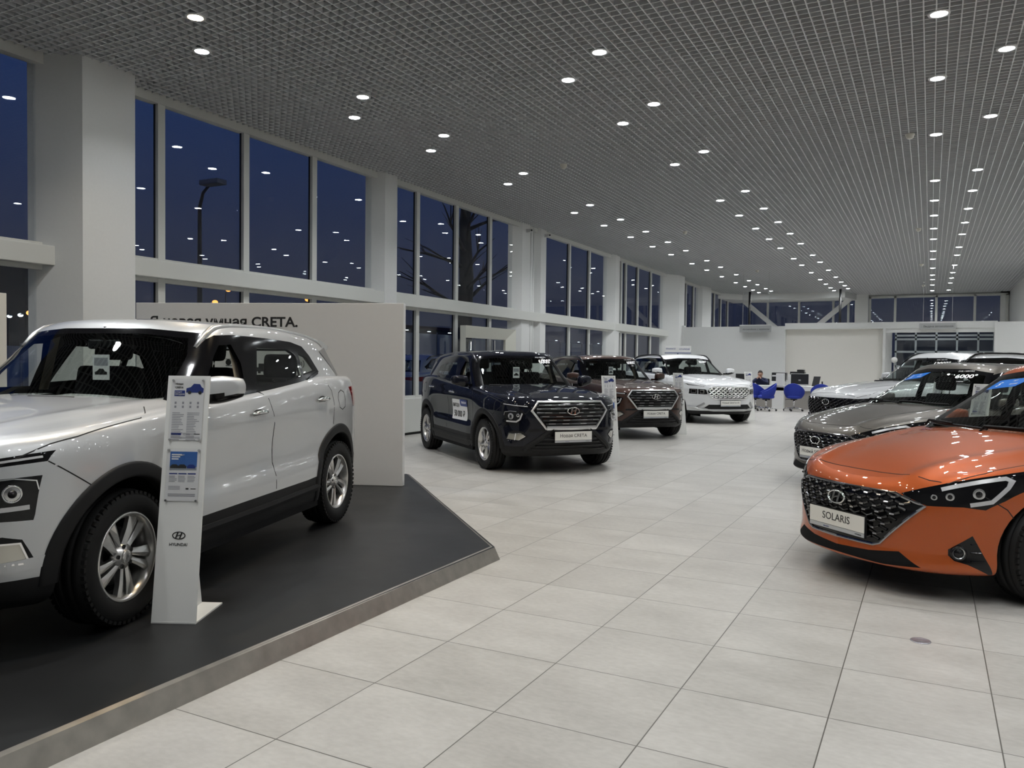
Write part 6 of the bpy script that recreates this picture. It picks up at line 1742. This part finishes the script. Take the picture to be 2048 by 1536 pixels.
# ================================================================== OUTSIDE
asph = speckle(mat('wet_asphalt', (.035, .036, .042), .45), .6, .3, coords='Object')
snow = mat('old_snow', (.45, .47, .52), .8)
gd = MB().use(asph).box((-420, -60, -.35), (XL-.32, 420, -.06)); structure(gd.build('ground'))
fence_m = mat('pale_hoarding_panel', (.42, .46, .45), .6); warm_l = mat('sodium_street_lamp', (.9, .6, .3), .4, emit=(1.0, .40, .08), estr=2.2); cool_l = mat('cool_yard_lamp', (.9, .9, .9), .4, emit=(.85, .95, 1.0), estr=3)
fe = empty('hoarding_fence', (-28, 30, -.06), 0, 'pale panel fence lit from above across the yard, seen through the windows', 'fence')
y = -18
while y < 42:
    h_ = 1.85 if y < -6 else min(3.2, 1.85+.16*(y+6)); b_ = MB().use(fence_m).box((-.03, y, 0), (.03, y+2.36, h_)); b_.build('fence_panel', fe)
    b_ = MB().use(gpl).box((.03, y-.03, 0), (.09, y+.03, h_+.1)); b_.build('fence_post', fe)
    b_ = MB().use(cool_l).box((.18, y+1.1, h_+.11), (.30, y+1.3, h_+.14)); b_.build('fence_lamp', fe)
    y += 2.4
def street_lamp(x, y, h, lb, m, r_=.09, arm=1.2, head=.30):
    t = empty('street_lamp', (x, y, -.06), 0, lb, 'street lamp')
    MB().use(mat('dark_galvanised_pole', (.05, .05, .055), .5, .4)).tube([(0, 0, 0), (0, 0, h*.6), (0, 0, h-.3), (arm*.3, -arm*.15, h), (arm, -arm*.5, h+.12)], [r_, r_*.8, r_*.6, r_*.5, r_*.4], 10).build('pole', t)
    b_ = MB().use(gpl).box((arm-.25, -arm*.5-.15, h+.06), (arm+.35, -arm*.5+.15, h+.18), .02); b_.build('lamp_head', t)
    if m: MB().use(m).ball((arm+.05, -arm*.5, h+.02), (head, head, head*.7), 12, 8).build('lamp_globe', t)
street_lamp(-91, 55.6, 6.4, 'orange glowing street lamp left of the near column', warm_l, .10, 1.0, .42)
street_lamp(-91, 84.3, 11.4, 'orange glowing street lamp above the slogan, under the window rail', warm_l, .10, 1.0, .36)
street_lamp(-91, 81.9, 9.5, 'orange street lamp just above the display wall, left one', warm_l, .10, 1.0, .40)
street_lamp(-91, 101.0, 11.3, 'orange street lamp just above the display wall, right one', warm_l, .10, 1.0, .50)
street_lamp(-91, 173.6, 11.2, 'yellow street lamp beside the entrance portal, under the rail', warm_l, .10, 1.0, .55)
street_lamp(-91, 53.3, 5.9, 'small white yard lamp at the far left edge', cool_l, .08, 1.0, .25)
street_lamp(-91, 54.5, 6.1, 'small white yard lamp between the left edge and the orange lamp', cool_l, .08, 1.0, .28)
street_lamp(-91, 57.0, 4.4, 'low yellow lamp left of the near column above the car roof', warm_l, .08, 1.0, .30)
street_lamp(-16, 14.0, 5.5, 'unlit dark lamp post outside the second window bay', None, .075, .9)
# bare tree
bark = mat('dark_bark', (.016, .013, .012), .9)
tr = empty('bare_tree', (-15, 24.95, -.06), 0, 'bare dark tree outside the third window bay', 'tree')
rnd = random.Random(5)
b_ = MB().use(bark); b_.tube([(0, -.05, 0), (.0, .0, 2.5), (.03, .12, 4.5), (-.02, .05, 6.5), (.05, .2, 9.0)], [.34, .29, .26, .20, .08], 12); b_.build('trunk', tr)
for k in range(15):
    z = 3.2+.42*k; a = rnd.uniform(0, 2*PI); L_ = rnd.uniform(1.4, 2.8)
    p0 = Vector((0, .05, z)); d = Vector((math.cos(a), math.sin(a), rnd.uniform(.15, .7)))
    b_ = MB().use(bark); pts = [p0+d*L_*t+Vector((rnd.uniform(-.1, .1), rnd.uniform(-.1, .1), .12*math.sin(3*t))) for t in (0, .3, .6, 1)]
    b_.tube(pts, [.09, .06, .04, .012], 6)
    for j in (1, 2):
        for s_ in range(3):
            q = pts[j]; dd = d+Vector((rnd.uniform(-.8, .8), rnd.uniform(-.8, .8), rnd.uniform(-.2, .6))); b_.tube([q, q+dd*.4*L_*.6, q+dd*.62*L_*.6+Vector((0, 0, -.05))], [.025, .015, .005], 5)
    b_.build('branch', tr)
# buildings and parked car
bm_ = mat('dark_facade', (.035, .032, .035), .8); rf = mat('brick_red_roof', (.16, .06, .045), .8); lit = mat('dim_lit_window', (.3, .25, .15), .5, emit=(1, .75, .4), estr=.25)
def block(x, y, w, d, h, lb, roof=None):
    t = empty('building', (x, y, -.06), 0, lb, 'building')
    MB().use(bm_).box((-w/2, -d/2, 0), (w/2, d/2, h)).build('walls', t)
    MB().use(roof or bm_).box((-w/2-.3, -d/2-.3, h), (w/2+.3, d/2+.3, h+.8)).build('roof', t)
    k = 0
    for z in range(2, int(h)-1, 3):
        for yy in range(int(-d/2)+2, int(d/2)-1, 4):
            if (k*7) % 11 == 0: MB().use(lit).box((w/2, yy, z), (w/2+.05, yy+1.4, z+1.5)).build('window', t)
            k += 1
block(-130, 78, 14, 7, 16, 'dark tower block left of the near column beyond the lamps')
block(-128, 183, 16, 30, 10, 'low building with reddish roof beyond the fence, above the black car', rf)
PALE = paint('pale_blue_car_paint', (.40, .46, .52), .35, .2, 0)
oc = recolour(copy_tree(white_suv), {PEARL: PALE}); put(oc, -12.6, 20.6, 95, -.06)
tag(oc, 'pale blue crossover parked outside the window behind the black car', 'car')
